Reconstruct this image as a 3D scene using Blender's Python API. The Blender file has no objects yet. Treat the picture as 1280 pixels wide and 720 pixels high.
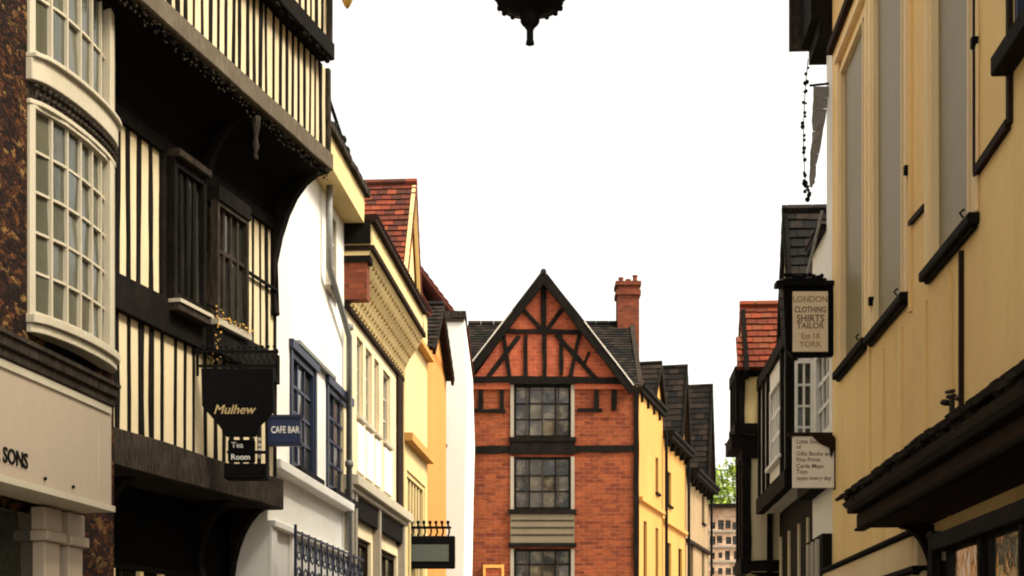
import bpy, math, random
from mathutils import Vector
random.seed(11)
R = random.uniform
PI = math.pi
scene = bpy.context.scene
COL = scene.collection
EYE = 1.6
FPX = 1900.0            # focal length in pixels of the 1280 px wide photograph
CXP, HZP = 640.0, 840.0 # optical centre column, horizon row

# ------------------------------------------------------------------ materials
def new_mat(name):
    m = bpy.data.materials.new(name); m.use_nodes = True
    nt = m.node_tree
    for n in list(nt.nodes): nt.nodes.remove(n)
    out = nt.nodes.new('ShaderNodeOutputMaterial')
    b = nt.nodes.new('ShaderNodeBsdfPrincipled')
    nt.links.new(b.outputs[0], out.inputs[0])
    return m, nt, b
def N(nt, typ, **kw):
    n = nt.nodes.new(typ)
    for k, v in kw.items():
        if k in n.inputs: n.inputs[k].default_value = v
        else: setattr(n, k, v)
    return n
def c4(c): return (c[0], c[1], c[2], 1)
def sc(c, k): return (c[0]*k, c[1]*k, c[2]*k)
def mixc(nt, fac, a, b, mode='MIX'):
    n = nt.nodes.new('ShaderNodeMix'); n.data_type = 'RGBA'; n.blend_type = mode
    for s, v in ((0, fac), (6, a), (7, b)):
        if hasattr(v, 'is_output') or isinstance(v, bpy.types.NodeSocket): nt.links.new(v, n.inputs[s])
        elif isinstance(v, (int, float)): n.inputs[s].default_value = v
        else: n.inputs[s].default_value = c4(v)
    return n.outputs[2]
def noise(nt, vec, scale, detail=4, rough=.6):
    n = N(nt, 'ShaderNodeTexNoise'); n.inputs['Scale'].default_value = scale
    n.inputs['Detail'].default_value = detail; n.inputs['Roughness'].default_value = rough
    nt.links.new(vec, n.inputs['Vector']); return n.outputs['Fac']
def ramp(nt, fac, a, b, ca=0.0, cb=1.0):
    n = nt.nodes.new('ShaderNodeMapRange'); n.inputs[1].default_value = a; n.inputs[2].default_value = b
    n.inputs[3].default_value = ca; n.inputs[4].default_value = cb
    nt.links.new(fac, n.inputs[0]); return n.outputs[0]
def coords(nt, kind='Object', scl=None):
    t = nt.nodes.new('ShaderNodeTexCoord'); v = t.outputs[kind]
    if scl:
        mp = nt.nodes.new('ShaderNodeMapping'); mp.inputs['Scale'].default_value = scl
        nt.links.new(v, mp.inputs['Vector']); v = mp.outputs[0]
    return v
def bump(nt, bsdf, h, strength, dist=.01):
    b = nt.nodes.new('ShaderNodeBump'); b.inputs['Strength'].default_value = strength
    b.inputs['Distance'].default_value = dist
    nt.links.new(h, b.inputs['Height']); nt.links.new(b.outputs[0], bsdf.inputs['Normal'])
def spec(b, v): b.inputs['Specular IOR Level'].default_value = v

def m_plaster(name, col, stain=(.25,.18,.1), amt=.35, rough=.85, streak=.25, bstr=.35):
    m, nt, b = new_mat(name)
    o = coords(nt); n1 = noise(nt, o, 1.3, 6); n2 = noise(nt, o, 14, 5, .7)
    st = noise(nt, coords(nt, 'Object', (2.6, 2.6, .45)), 1.0, 6, .72)       # rain streaks down the wall
    c = mixc(nt, ramp(nt, n1, .45, .75, 0, amt), col, tuple(col[i]*.55+stain[i]*.45 for i in range(3)))
    n0 = noise(nt, coords(nt, 'Object', (1, 1, .6)), .55, 5, .55)
    c = mixc(nt, ramp(nt, n0, .4, .62, 0, .38), c, tuple(min(.9, col[i]*1.22+.02) for i in range(3)))
    c = mixc(nt, ramp(nt, n0, .38, .25, 0, .35), c, tuple(col[i]*.6+stain[i]*.25 for i in range(3)))
    c = mixc(nt, ramp(nt, st, .52, .8, 0, streak), c, stain)
    c = mixc(nt, ramp(nt, n2, .3, .7, 0, .22), c, sc(col, .72))
    isl = nt.nodes.new('ShaderNodeNewGeometry')
    c = mixc(nt, ramp(nt, isl.outputs['Random Per Island'], 0, 1, 0, .14), c, sc(col, .6))
    nt.links.new(c, b.inputs['Base Color']); b.inputs['Roughness'].default_value = rough; spec(b, .3)
    bump(nt, b, noise(nt, o, 22, 6, .7), bstr, .012)
    return m
def m_timber(name, col=(.006,.005,.004), light=(.028,.022,.017), amt=.45, rough=.8):
    m, nt, b = new_mat(name)
    g = noise(nt, coords(nt, 'Object', (14, 14, 2.2)), 3.0, 6, .7)
    n1 = noise(nt, coords(nt), 3, 4)
    c = mixc(nt, ramp(nt, g, .42, .75, 0, amt), col, light)
    c = mixc(nt, ramp(nt, n1, .5, .8, 0, .4), c, sc(light, 1.2))
    nt.links.new(c, b.inputs['Base Color']); b.inputs['Roughness'].default_value = rough; spec(b, .05)
    bump(nt, b, g, .6, .012)
    return m
def m_tile(name, cols, rough=.8):
    m, nt, b = new_mat(name)
    isl = nt.nodes.new('ShaderNodeNewGeometry').outputs['Random Per Island']
    cr = nt.nodes.new('ShaderNodeValToRGB'); nt.links.new(isl, cr.inputs[0])
    cr.color_ramp.interpolation = 'CONSTANT'
    while len(cr.color_ramp.elements) < len(cols): cr.color_ramp.elements.new(.5)
    for i, c in enumerate(cols):
        cr.color_ramp.elements[i].position = i/len(cols); cr.color_ramp.elements[i].color = c4(c)
    o = coords(nt); n1 = noise(nt, o, 6, 5, .7)
    c = mixc(nt, ramp(nt, n1, .5, .75, 0, .7), cr.outputs[0], tuple(x*.5+.006 for x in cols[0]))
    nt.links.new(c, b.inputs['Base Color']); b.inputs['Roughness'].default_value = rough; spec(b, .12)
    bump(nt, b, noise(nt, o, 40, 4), .4, .01)
    return m
def m_brick(name, c1, c2, mortar, dark=(.05,.02,.015), bw=.225, rh=.078, blotch=.6, big=1.6, bstr=.8):
    m, nt, b = new_mat(name)
    uv = coords(nt, 'UV')
    wn = N(nt, 'ShaderNodeTexNoise'); wn.inputs['Scale'].default_value = 2.5
    nt.links.new(uv, wn.inputs['Vector'])
    wob = nt.nodes.new('ShaderNodeVectorMath'); wob.operation = 'SCALE'; wob.inputs['Scale'].default_value = .03
    nt.links.new(wn.outputs['Color'], wob.inputs[0])
    ad = nt.nodes.new('ShaderNodeVectorMath'); nt.links.new(uv, ad.inputs[0]); nt.links.new(wob.outputs[0], ad.inputs[1])
    bt = N(nt, 'ShaderNodeTexBrick'); nt.links.new(ad.outputs[0], bt.inputs['Vector'])
    bt.inputs['Scale'].default_value = 1; bt.inputs['Brick Width'].default_value = bw
    bt.inputs['Row Height'].default_value = rh; bt.inputs['Mortar Size'].default_value = .008
    bt.inputs['Mortar Smooth'].default_value = .4; bt.inputs['Bias'].default_value = -.1
    bt.inputs['Color1'].default_value = c4(c1); bt.inputs['Color2'].default_value = c4(c2)
    bt.inputs['Mortar'].default_value = c4(mortar)
    n1 = noise(nt, uv, big, 5, .65)
    n3 = noise(nt, coords(nt, 'UV', (1.2, 5, 1)), 3.2, 5, .75)
    c = mixc(nt, ramp(nt, n3, .5, .68, 0, blotch), bt.outputs['Color'], dark)
    c = mixc(nt, ramp(nt, n1, .52, .75, 0, .45), c, sc(c1, 1.25))
    nt.links.new(c, b.inputs['Base Color']); b.inputs['Roughness'].default_value = .9; spec(b, .2)
    n5 = noise(nt, uv, .7, 5, .7); c = mixc(nt, ramp(nt, n5, .48, .62, 0, .5), c, sc(c2, .55))
    h = mixc(nt, .4, bt.outputs['Fac'], n3)
    inv = nt.nodes.new('ShaderNodeMath'); inv.operation = 'MULTIPLY'; inv.inputs[1].default_value = -1
    nt.links.new(bt.outputs['Fac'], inv.inputs[0])
    ad2 = nt.nodes.new('ShaderNodeMath'); nt.links.new(inv.outputs[0], ad2.inputs[0]); nt.links.new(n3, ad2.inputs[1])
    bump(nt, b, ad2.outputs[0], bstr, .015)
    return m
def m_glass(name, col=(.016,.018,.015), alt=(.06,.06,.045), rough=.07, sp=.5, mott=.5, scl=3.0):
    # old dark window glass: opaque, glossy, slightly wavy, with dim interior mottling behind it
    m, nt, b = new_mat(name)
    o = coords(nt); n1 = noise(nt, o, scl, 3, .6)
    isl = nt.nodes.new('ShaderNodeNewGeometry').outputs['Random Per Island']
    c = mixc(nt, ramp(nt, n1, .45, .7, 0, mott), col, alt)
    c = mixc(nt, ramp(nt, isl, .4, 1, 0, .5), c, alt)
    nt.links.new(c, b.inputs['Base Color']); b.inputs['Roughness'].default_value = rough; spec(b, sp)
    bump(nt, b, noise(nt, o, 7, 2), .12, .02)
    return m
def m_metal(name, col, rough=.5, metal=.0):
    m, nt, b = new_mat(name)
    o = coords(nt); c = mixc(nt, ramp(nt, noise(nt, o, 25, 4), .4, .7, 0, .5), col, tuple(x*1.7+.002 for x in col))
    nt.links.new(c, b.inputs['Base Color']); b.inputs['Roughness'].default_value = rough; spec(b, .06 if max(col) < .01 else .4)
    b.inputs['Metallic'].default_value = metal
    bump(nt, b, noise(nt, o, 60, 3), .2, .004)
    return m

M = {}
M['cream'] = m_plaster('cream_limewash', (.70,.58,.36), (.28,.18,.08), .45)
M['creamb'] = m_plaster('warm_cream_render', (.72,.55,.25), (.35,.22,.08), .4)
M['yellow'] = m_plaster('ochre_render', (.84,.57,.235), (.42,.26,.1), .3, streak=.28, bstr=.35)
M['yellowtrim'] = m_plaster('ochre_painted_trim', (.84,.63,.35), (.3,.2,.1), .15, streak=.12)
M['golden'] = m_plaster('golden_render', (.54,.27,.062), (.3,.14,.04), .45)
M['orange'] = m_plaster('orange_render', (.62,.26,.055), (.35,.15,.04), .35)
M['white'] = m_plaster('white_render', (.82,.79,.71), (.5,.42,.3), .15, streak=.16)
M['paint'] = m_plaster('cream_gloss_paint', (.50,.44,.32), (.2,.15,.09), .4, .55, .2, .15)
M['beige'] = m_plaster('greige_fascia_paint', (.42,.335,.245), (.3,.24,.18), .2, .55, .12, .08)
M['stonegrey'] = m_plaster('grey_weathered_stone', (.3,.26,.2), (.1,.08,.06), .6)
M['brownstone'] = m_plaster('brown_weathered_stone', (.3,.2,.1), (.08,.05,.03), .7)
M['apron'] = m_plaster('olive_grey_board', (.16,.13,.08), (.05,.04,.03), .7)
M['timber'] = m_timber('tarred_oak')
M['timberg'] = m_timber('weathered_oak', (.02,.015,.011), (.09,.072,.052), .8)
M['pitch'] = m_timber('shade_black_boarding', (.0025,.002,.002), (.008,.006,.005), .3)  # near-black base colour stands in for shade under overhangs
M['timbrown'] = m_timber('brown_painted_oak', (.018,.01,.007), (.05,.03,.018))
M['oakpale'] = m_timber('silvered_oak', (.10,.08,.055), (.2,.165,.12), .8)
M['glassc'] = m_glass('crown_glass_with_dim_curtains', (.012,.011,.009), (.15,.12,.08), .1, .5, 1.0, 2.6)
M['bark'] = m_timber('bark', (.05,.035,.02), (.12,.09,.06))
M['redtile'] = m_tile('red_clay_tile', [(.2,.045,.022),(.15,.035,.02),(.11,.032,.02),(.24,.06,.028),(.07,.026,.018)])
M['bright_tile'] = m_tile('orange_red_clay_tile', [(.24,.05,.022),(.17,.038,.018),(.12,.03,.015),(.2,.058,.026)])
M['darktile'] = m_tile('dark_stone_tile', [(.012,.010,.008),(.022,.016,.012),(.009,.008,.007),(.032,.022,.016)])
M['blacktile'] = m_tile('blackened_tile', [(.016,.013,.01),(.028,.021,.015),(.011,.01,.009)])
def m_rubble(name):
    m, nt, b = new_mat(name); uv = coords(nt, 'UV', (1, 1.6, 1))
    v = N(nt, 'ShaderNodeTexVoronoi'); v.inputs['Scale'].default_value = 13
    wn = nt.nodes.new('ShaderNodeTexNoise'); wn.inputs['Scale'].default_value = 9; wn.inputs['Detail'].default_value = 4; nt.links.new(uv, wn.inputs['Vector'])
    wob = nt.nodes.new('ShaderNodeVectorMath'); wob.operation = 'SCALE'; wob.inputs['Scale'].default_value = .22; nt.links.new(wn.outputs['Color'], wob.inputs[0])
    ad0 = nt.nodes.new('ShaderNodeVectorMath'); nt.links.new(uv, ad0.inputs[0]); nt.links.new(wob.outputs[0], ad0.inputs[1]); uv = ad0.outputs[0]
    nt.links.new(uv, v.inputs['Vector'])
    e = N(nt, 'ShaderNodeTexVoronoi'); e.feature = 'DISTANCE_TO_EDGE'; e.inputs['Scale'].default_value = 13; nt.links.new(uv, e.inputs['Vector'])
    cr = nt.nodes.new('ShaderNodeValToRGB'); sp_ = nt.nodes.new('ShaderNodeSeparateColor'); nt.links.new(v.outputs['Color'], sp_.inputs[0]); nt.links.new(sp_.outputs[0], cr.inputs[0])
    for k in range(3): cr.color_ramp.elements.new(.5)
    for k, (p, c) in enumerate(((0,(.012,.006,.005)), (.35,(.05,.017,.009)), (.6,(.10,.033,.012)), (.8,(.2,.075,.022)), (1,(.34,.19,.06)))):
        cr.color_ramp.elements[k].position = p; cr.color_ramp.elements[k].color = c4(c)
    n = noise(nt, uv, 12, 6, .75)
    c = mixc(nt, ramp(nt, n, .42, .6, 0, .85), cr.outputs[0], (.014,.008,.006))
    c = mixc(nt, ramp(nt, e.outputs['Distance'], .02, .07, .8, 0), c, (.01,.007,.005))
    nt.links.new(c, b.inputs['Base Color']); b.inputs['Roughness'].default_value = .95; spec(b, .15)
    ad = nt.nodes.new('ShaderNodeMath'); nt.links.new(ramp(nt, e.outputs['Distance'], 0, .12), ad.inputs[0]); nt.links.new(n, ad.inputs[1])
    bump(nt, b, ad.outputs[0], 1.0, .04)
    return m
M['oldbrick'] = m_rubble('sooty_rubble_and_brick')
M['redbrick'] = m_brick('warm_red_brick', (.27,.066,.022), (.13,.026,.012), (.27,.12,.06), (.03,.010,.007), .30, .12, .85)
M['infill'] = m_brick('rosy_brick_nogging', (.38,.085,.034), (.27,.06,.026), (.4,.16,.1), (.08,.016,.01), .28, .12, .75)
M['chimbrick'] = m_brick('chimney_brick', (.24,.06,.026), (.12,.03,.015), (.14,.06,.035), (.05,.02,.015))
M['stonewall'] = m_brick('pale_rubble_stone', (.6,.42,.28), (.34,.2,.12), (.13,.07,.05), (.09,.045,.035), .8, .4, .95)
M['glass'] = m_glass('old_leaded_glass', alt=(.05,.048,.036))
M['glassg'] = m_glass('grey_green_pane', (.055,.058,.04), (.11,.105,.07), .12, .5, .6, 2.0)
M['blind'] = m_glass('olive_blind_behind_pane', (.21,.17,.085), (.25,.2,.11), .5, .2, .5, 1.0)
M['glassm'] = m_glass('mottled_crown_glass', (.022,.02,.016), (.09,.075,.05), .12, .5, 1.0, 5.0)
M['iron'] = m_metal('black_wrought_iron', (.004,.004,.004), .65)
M['signblack'] = m_metal('black_sign_paint', (.003,.003,.003), .7)
M['lead'] = m_metal('grey_lead', (.16,.16,.15), .6)
M['palelead'] = m_metal('pale_lead_flashing', (.5,.46,.38), .6)
M['bluepaint'] = m_metal('navy_gloss_paint', (.009,.018,.06), .45)
M['navy'] = m_metal('dark_navy_paint', (.008,.013,.036), .45)
M['gilt'] = m_metal('gilt', (.55,.33,.07), .4, .6)
M['giltpaint'] = m_metal('dull_gold_lettering', (.42,.31,.14), .6)
M['whitelet'] = m_metal('off_white_lettering', (.7,.68,.62), .6)
M['greypanel'] = m_metal('grey_green_sign_face', (.075,.085,.07), .5)
M['parch'] = m_plaster('parchment_sign_face', (.84,.67,.46), (.4,.28,.16), .5)
M['whitesign'] = m_plaster('white_sign_face', (.86,.79,.68), (.4,.33,.25), .3)
M['ink'] = m_metal('brown_ink', (.12,.065,.03), .7)
M['sepia'] = m_metal('faded_brown_lettering', (.3,.2,.1), .7)
M['orangepaint'] = m_metal('orange_sign_paint', (.6,.28,.06), .5)
M['cloth'] = m_plaster('grey_cloth', (.2,.19,.17), (.08,.07,.06), .6)
M['bulb'] = m_metal('clear_bulb', (.35,.33,.28), .15)
M['leaf'] = m_tile('yellow_green_leaves', [(.26,.34,.04),(.14,.22,.03),(.36,.42,.07),(.2,.3,.04)], .6)  # yellow-green leaf tones, varied at random per leaf
M['leafd'] = m_tile('dark_leaves', [(.09,.13,.03),(.06,.09,.02),(.13,.17,.035)], .6)
M['ochrestud'] = m_plaster('dull_ochre_paint', (.3,.2,.07), (.1,.07,.03), .6)
M['asphalt'] = m_plaster('street_setts', (.11,.10,.09), (.05,.05,.045), .6)
M['paving'] = m_plaster('york_stone_paving', (.3,.27,.22), (.15,.13,.1), .5)
M['earth'] = m_plaster('ground', (.14,.13,.1), (.07,.07,.05), .5)

# ------------------------------------------------------------------ builder
class MB:
    def __init__(s): s.v = []; s.f = []; s.cuts = []
    def cut(s): s.cuts.append((len(s.v), len(s.f)))
    def build_each(s, name, mat, parent, smooth=False, bevel=0):   # one object for every piece between cut() marks
        marks = s.cuts+[(len(s.v), len(s.f))]; out = []
        for (v0, f0), (v1, f1) in zip(marks, marks[1:]):
            if v1 > v0:
                m = MB(); m.v = s.v[v0:v1]; m.f = [[i-v0 for i in f] for f in s.f[f0:f1]]; out.append(m.build(name, mat, parent, smooth, bevel))
        return out
    def hexa(s, p):       # p: 8 points, bottom 4 (ccw) then top 4
        i = len(s.v); s.v += [Vector(q) for q in p]
        for f in ((0,3,2,1),(4,5,6,7),(0,1,5,4),(1,2,6,5),(2,3,7,6),(3,0,4,7)):
            s.f.append([i+k for k in f])
    def poly(s, pts): i = len(s.v); s.v += [Vector(q) for q in pts]; s.f.append(list(range(i, i+len(pts))))
    def prism(s, bot, top):
        i = len(s.v); n = len(bot); s.v += [Vector(q) for q in bot]+[Vector(q) for q in top]
        s.f.append([i+k for k in range(n)][::-1]); s.f.append([i+n+k for k in range(n)])
        for k in range(n):
            j = (k+1) % n; s.f.append([i+k, i+j, i+n+j, i+n+k])
    def box(s, x0, x1, y0, y1, z0, z1):
        s.hexa([(x0,y0,z0),(x1,y0,z0),(x1,y1,z0),(x0,y1,z0),(x0,y0,z1),(x1,y0,z1),(x1,y1,z1),(x0,y1,z1)])
    def tube(s, path, r, n=8, r1=None):
        path = [Vector(p) for p in path]; rings = []
        for k, p in enumerate(path):
            d = (path[min(k+1, len(path)-1)]-path[max(k-1, 0)]).normalized()
            a = d.cross(Vector((0,0,1)))
            if a.length < .05: a = d.cross(Vector((0,1,0)))
            a.normalize(); b = d.cross(a)
            rr = r if r1 is None else r+(r1-r)*k/(len(path)-1)
            i = len(s.v)
            for q in range(n):
                t = 2*PI*q/n; s.v.append(p+a*math.cos(t)*rr+b*math.sin(t)*rr)
            rings.append(i)
        for k in range(len(rings)-1):
            for q in range(n):
                j = (q+1) % n
                s.f.append([rings[k]+q, rings[k]+j, rings[k+1]+j, rings[k+1]+q])
        s.f.append([rings[0]+q for q in range(n)][::-1]); s.f.append([rings[-1]+q for q in range(n)])
    def lathe(s, c, prof, n=12, sq=0):
        c = Vector(c); rings = []
        for r, z in prof:
            i = len(s.v)
            for q in range(n):
                t = 2*PI*(q+.5)/n
                s.v.append(c+Vector((math.cos(t)*r, math.sin(t)*r, z)))
            rings.append(i)
        for k in range(len(rings)-1):
            for q in range(n):
                j = (q+1) % n
                s.f.append([rings[k]+q, rings[k]+j, rings[k+1]+j, rings[k+1]+q])
        s.f.append([rings[0]+q for q in range(n)][::-1]); s.f.append([rings[-1]+q for q in range(n)])
    def blob(s, c, r, sx=1, sy=1, sz=1, n=7):
        c = Vector(c); pr = [(math.sin(PI*k/5)*r, -math.cos(PI*k/5)*r) for k in range(6)]
        i0 = len(s.v); s.lathe((0,0,0), [(max(a, .001), b) for a, b in pr], n)
        for k in range(i0, len(s.v)):
            v = s.v[k]; s.v[k] = c+Vector((v.x*sx, v.y*sy, v.z*sz))
    def build(s, name, mat, parent=None, smooth=False, bevel=0):
        me = bpy.data.meshes.new(name)
        off = Vector((0,0,0))
        if parent is not None:
            p = parent
            while p is not None: off += p.location; p = p.parent
        me.from_pydata([tuple(v-off) for v in s.v], [], s.f); me.update()
        me.materials.append(M[mat] if isinstance(mat, str) else mat)
        uvl = me.uv_layers.new(name='UVMap')
        vs = s.v; data = []
        for p in me.polygons:
            n = p.normal
            if abs(n.z) < .95:
                t = Vector((-n.y, n.x, 0)).normalized(); w = n.cross(t)
                for li in p.loop_indices:
                    q = vs[me.loops[li].vertex_index]; uvl.data[li].uv = (q.dot(t), q.dot(w))
            else:
                for li in p.loop_indices:
                    q = vs[me.loops[li].vertex_index]; uvl.data[li].uv = (q.x, q.y)
        if smooth:
            for p in me.polygons: p.use_smooth = True
        o = bpy.data.objects.new(name, me); COL.objects.link(o)
        if parent is not None: o.parent = parent
        if bevel:
            md = o.modifiers.new('bevel', 'BEVEL'); md.width = bevel; md.segments = 1; md.limit_method = 'ANGLE'
        return o

def thing(name, label, cat, loc, group=None):
    o = bpy.data.objects.new(name, None); COL.objects.link(o); o.location = loc
    o.empty_display_size = .2
    o['label'] = label; o['category'] = cat
    if group: o['group'] = group
    return o
def tag(o, label, cat, group=None):
    o['label'] = label; o['category'] = cat
    if group: o['group'] = group
    return o
def struct(o): o['kind'] = 'structure'; return o

# a facade: a vertical plane through A; u runs along it, z is height, d stands out towards the street
class Fac:
    def __init__(s, A, U, Nn):
        s.A = Vector((A[0], A[1], 0)); s.U = Vector((U[0], U[1], 0)).normalized(); s.N = Vector((Nn[0], Nn[1], 0)).normalized()
    def P(s, u, z, d=0): return s.A+s.U*u+s.N*d+Vector((0,0,z))
    def uz(s, px, py, d=0):
        r = Vector(((px-CXP)/FPX, 1, (HZP-py)/FPX)); C = Vector((0,0,EYE))
        t = (d+(s.A-Vector((0,0,0))).dot(s.N))/r.dot(s.N)
        p = C+r*t
        return ((p-s.A).dot(s.U), p.z)
    def u(s, px, d=0): return s.uz(px, 600, d)[0]
    def box(s, mb, u0, u1, z0, z1, d0, d1, n=1):
        for k in range(n):
            a = u0+(u1-u0)*k/n; b = u0+(u1-u0)*(k+1)/n
            mb.hexa([s.P(a,z0,d0), s.P(b,z0,d0), s.P(b,z0,d1), s.P(a,z0,d1), s.P(a,z1,d0), s.P(b,z1,d0), s.P(b,z1,d1), s.P(a,z1,d1)])
    def prism(s, mb, pts, d0, d1): mb.prism([s.P(u,z,d0) for u, z in pts], [s.P(u,z,d1) for u, z in pts])
    def beam(s, mb, a, b, w, d0, d1, jit=.12, seg=None):
        a = Vector(a); b = Vector(b); L = (b-a).length; d1 += R(0, .012)
        if L < 1e-4: return
        t = (b-a)/L; q = Vector((-t.y, t.x)); seg = seg or max(2, min(6, int(L/.5)+1))
        off = [R(-1, 1)*w*jit*.5 for _ in range(seg+1)]; ws = [w*(1+R(-1, 1)*jit)*.5 for _ in range(seg+1)]
        off[0] = off[-1] = 0
        base = len(mb.v)
        for k in range(seg+1):
            c = a+t*(L*k/seg)+q*off[k]; lo = c-q*ws[k]; hi = c+q*ws[k]
            for (pt, d) in ((lo, d0), (hi, d0), (hi, d1), (lo, d1)): mb.v.append(s.P(pt.x, pt.y, d))
        for k in range(seg):
            i = base+4*k
            for e in range(4):
                f = (e+1) % 4; mb.f.append([i+e, i+f, i+4+f, i+4+e])
        mb.f.append([base+3, base+2, base+1, base]); i = base+4*seg; mb.f.append([i, i+1, i+2, i+3])
    def studs(s, mb, u0, u1, z0, z1, pitch, w, d0, d1, jit=.12, lean=.015):
        n = max(1, int(round((u1-u0)/pitch)))
        for k in range(n+1):
            u = u0+(u1-u0)*k/n+(R(-.13, .13)*pitch if 0 < k < n else 0)
            s.beam(mb, (u, z0), (u+R(-lean, lean)*1.7, z1), w*R(.65, 1.35), d0, d1, jit*1.6)
class Curve(Fac):   # bowed front: the plan swells out between u0 and u1
    def __init__(s, F, u0, u1, sag, pw=.6): s.A, s.U, s.N = F.A, F.U, F.N; s.u0, s.u1, s.sag, s.pw = u0, u1, sag, pw
    def P(s, u, z, d=0):
        t = min(1, max(0, (u-s.u0)/(s.u1-s.u0)))
        o = s.sag*max(0, math.sin(PI*t))**s.pw
        return Fac.P(s, u, z, o+d)
def left(c, k): return Fac((c, 0), (k, 1), (1, -k))
def right(c, k): return Fac((c, 0), (k, 1), (-1, k))

def wall_mesh(F, u0, u1, z0, z1, holes, thick, mb=None):
    mb = mb or MB()
    us = sorted({u0, u1, *[h[0] for h in holes], *[h[1] for h in holes]})
    zs = sorted({z0, z1, *[h[2] for h in holes], *[h[3] for h in holes]})
    us = [u for u in us if u0-1e-6 <= u <= u1+1e-6]; zs = [z for z in zs if z0-1e-6 <= z <= z1+1e-6]
    def solid(i, j):
        if i < 0 or j < 0 or i >= len(us)-1 or j >= len(zs)-1: return False
        u = (us[i]+us[i+1])/2; z = (zs[j]+zs[j+1])/2
        return not any(h[0] < u < h[1] and h[2] < z < h[3] for h in holes)
    for i in range(len(us)-1):
        for j in range(len(zs)-1):
            if not solid(i, j): continue
            a, b, c, d = us[i], us[i+1], zs[j], zs[j+1]
            mb.poly([F.P(a,c), F.P(b,c), F.P(b,d), F.P(a,d)])
            if not solid(i-1, j): mb.poly([F.P(a,c), F.P(a,d), F.P(a,d,-thick), F.P(a,c,-thick)])
            if not solid(i+1, j): mb.poly([F.P(b,c), F.P(b,c,-thick), F.P(b,d,-thick), F.P(b,d)])
            if not solid(i, j-1): mb.poly([F.P(a,c), F.P(a,c,-thick), F.P(b,c,-thick), F.P(b,c)])
            if not solid(i, j+1): mb.poly([F.P(a,d), F.P(b,d), F.P(b,d,-thick), F.P(a,d,-thick)])
    return mb
def house(F, parent, u0, u1, z0, z1, holes, depth, mat, off=0, name='wall', thick=.28):
    G = Fac(F.A+F.N*off, F.U, F.N)
    mb = wall_mesh(G, u0, u1, z0, z1, holes, thick)
    G.box(mb, u0+.004, u1-.004, z0, z1-.004, -depth, -thick)
    return mb.build(name, mat, parent)
def window(F, parent, u0, u1, z0, z1, cols, rows, fmat='paint', gmat='glass', fw=.05, bw=.022, d=0, rec=.07, sill=None, n=1, colpos=None, rowpos=None, sillmat=None, lead=0):
    fr = MB()
    a, b = d-rec-.03, d-rec+.05
    F.box(fr, u0, u0+fw, z0, z1, a, b); F.box(fr, u1-fw, u1, z0, z1, a, b)
    F.box(fr, u0+fw, u1-fw, z0, z0+fw, a, b, n); F.box(fr, u0+fw, u1-fw, z1-fw, z1, a, b, n)
    iu0, iu1, iz0, iz1 = u0+fw, u1-fw, z0+fw, z1-fw
    cu = [iu0+(iu1-iu0)*(colpos[k] if colpos else k/cols) for k in (range(cols+1))] if not colpos else [iu0+(iu1-iu0)*c for c in colpos]
    rz = [iz0+(iz1-iz0)*k/rows for k in range(rows+1)] if not rowpos else [iz0+(iz1-iz0)*c for c in rowpos]
    for c in cu[1:-1]: F.box(fr, c-bw/2, c+bw/2, iz0, iz1, a+.012, b-.03)
    for r in rz[1:-1]: F.box(fr, iu0, iu1, r-bw/2, r+bw/2, a+.015, b-.033, n)
    w = fr.build('window', fmat, parent)
    g = MB()
    for i in range(len(cu)-1):
        for j in range(len(rz)-1):
            sub = 2 if lead else 1
            t = [R(-.011, .011) for _ in range(4)]
            A, B, C, D = cu[i], cu[i+1], rz[j], rz[j+1]
            g.poly([F.P(A,C,a+.02+t[0]), F.P(B,C,a+.02+t[1]), F.P(B,D,a+.02+t[2]), F.P(A,D,a+.02+t[0]+t[2]-t[1])])
    g.build('pane', gmat, w)
    if sill:
        sb = MB(); F.box(sb, u0-sill[0], u1+sill[0], z0-sill[1], z0-.003, d-.05, d+sill[2], n)
        sb.build('sill', sillmat or fmat, w, bevel=.006)
    return w
def tiles(mb, O, E, S, tw=.18, th=.13, t=.018, jit=.5):
    O = Vector(O); E = Vector(E); S = Vector(S); Le, Ls = E.length, S.length; e = E/Le; s = S/Ls
    nrm = e.cross(s).normalized()
    if nrm.z < 0: nrm = -nrm
    mb.hexa([O-nrm*.06, O+E-nrm*.06, O+E+S-nrm*.06, O+S-nrm*.06, O-nrm*.005, O+E-nrm*.005, O+E+S-nrm*.005, O+S-nrm*.005])
    rows = max(1, int(Ls/th)); cols = max(1, int(Le/tw)); th = Ls/rows; tw = Le/cols
    for r in range(rows):
        for c in range(-1 if r % 2 else 0, cols):
            a = max(0, c*tw+(tw/2 if r % 2 else 0)+.004); b = min(Le, (c+1)*tw+(tw/2 if r % 2 else 0)-.004)
            if b-a < .02: continue
            j0 = R(-.012, .012)*jit; j1 = R(0, .014)*jit
            lo = r*th+j0-.01; hi = min(Ls, (r+1)*th+.01)
            p = lambda x, y, h: O+e*x+s*y+nrm*h
            h0 = t*1.9+j1; h1 = .003
            mb.hexa([p(a,lo,h0-t), p(b,lo,h0-t+R(-.003,.003)), p(b,hi,h1-.004), p(a,hi,h1-.004), p(a,lo,h0), p(b,lo,h0), p(b,hi,h1+t*.4), p(a,hi,h1+t*.4)])
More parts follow.
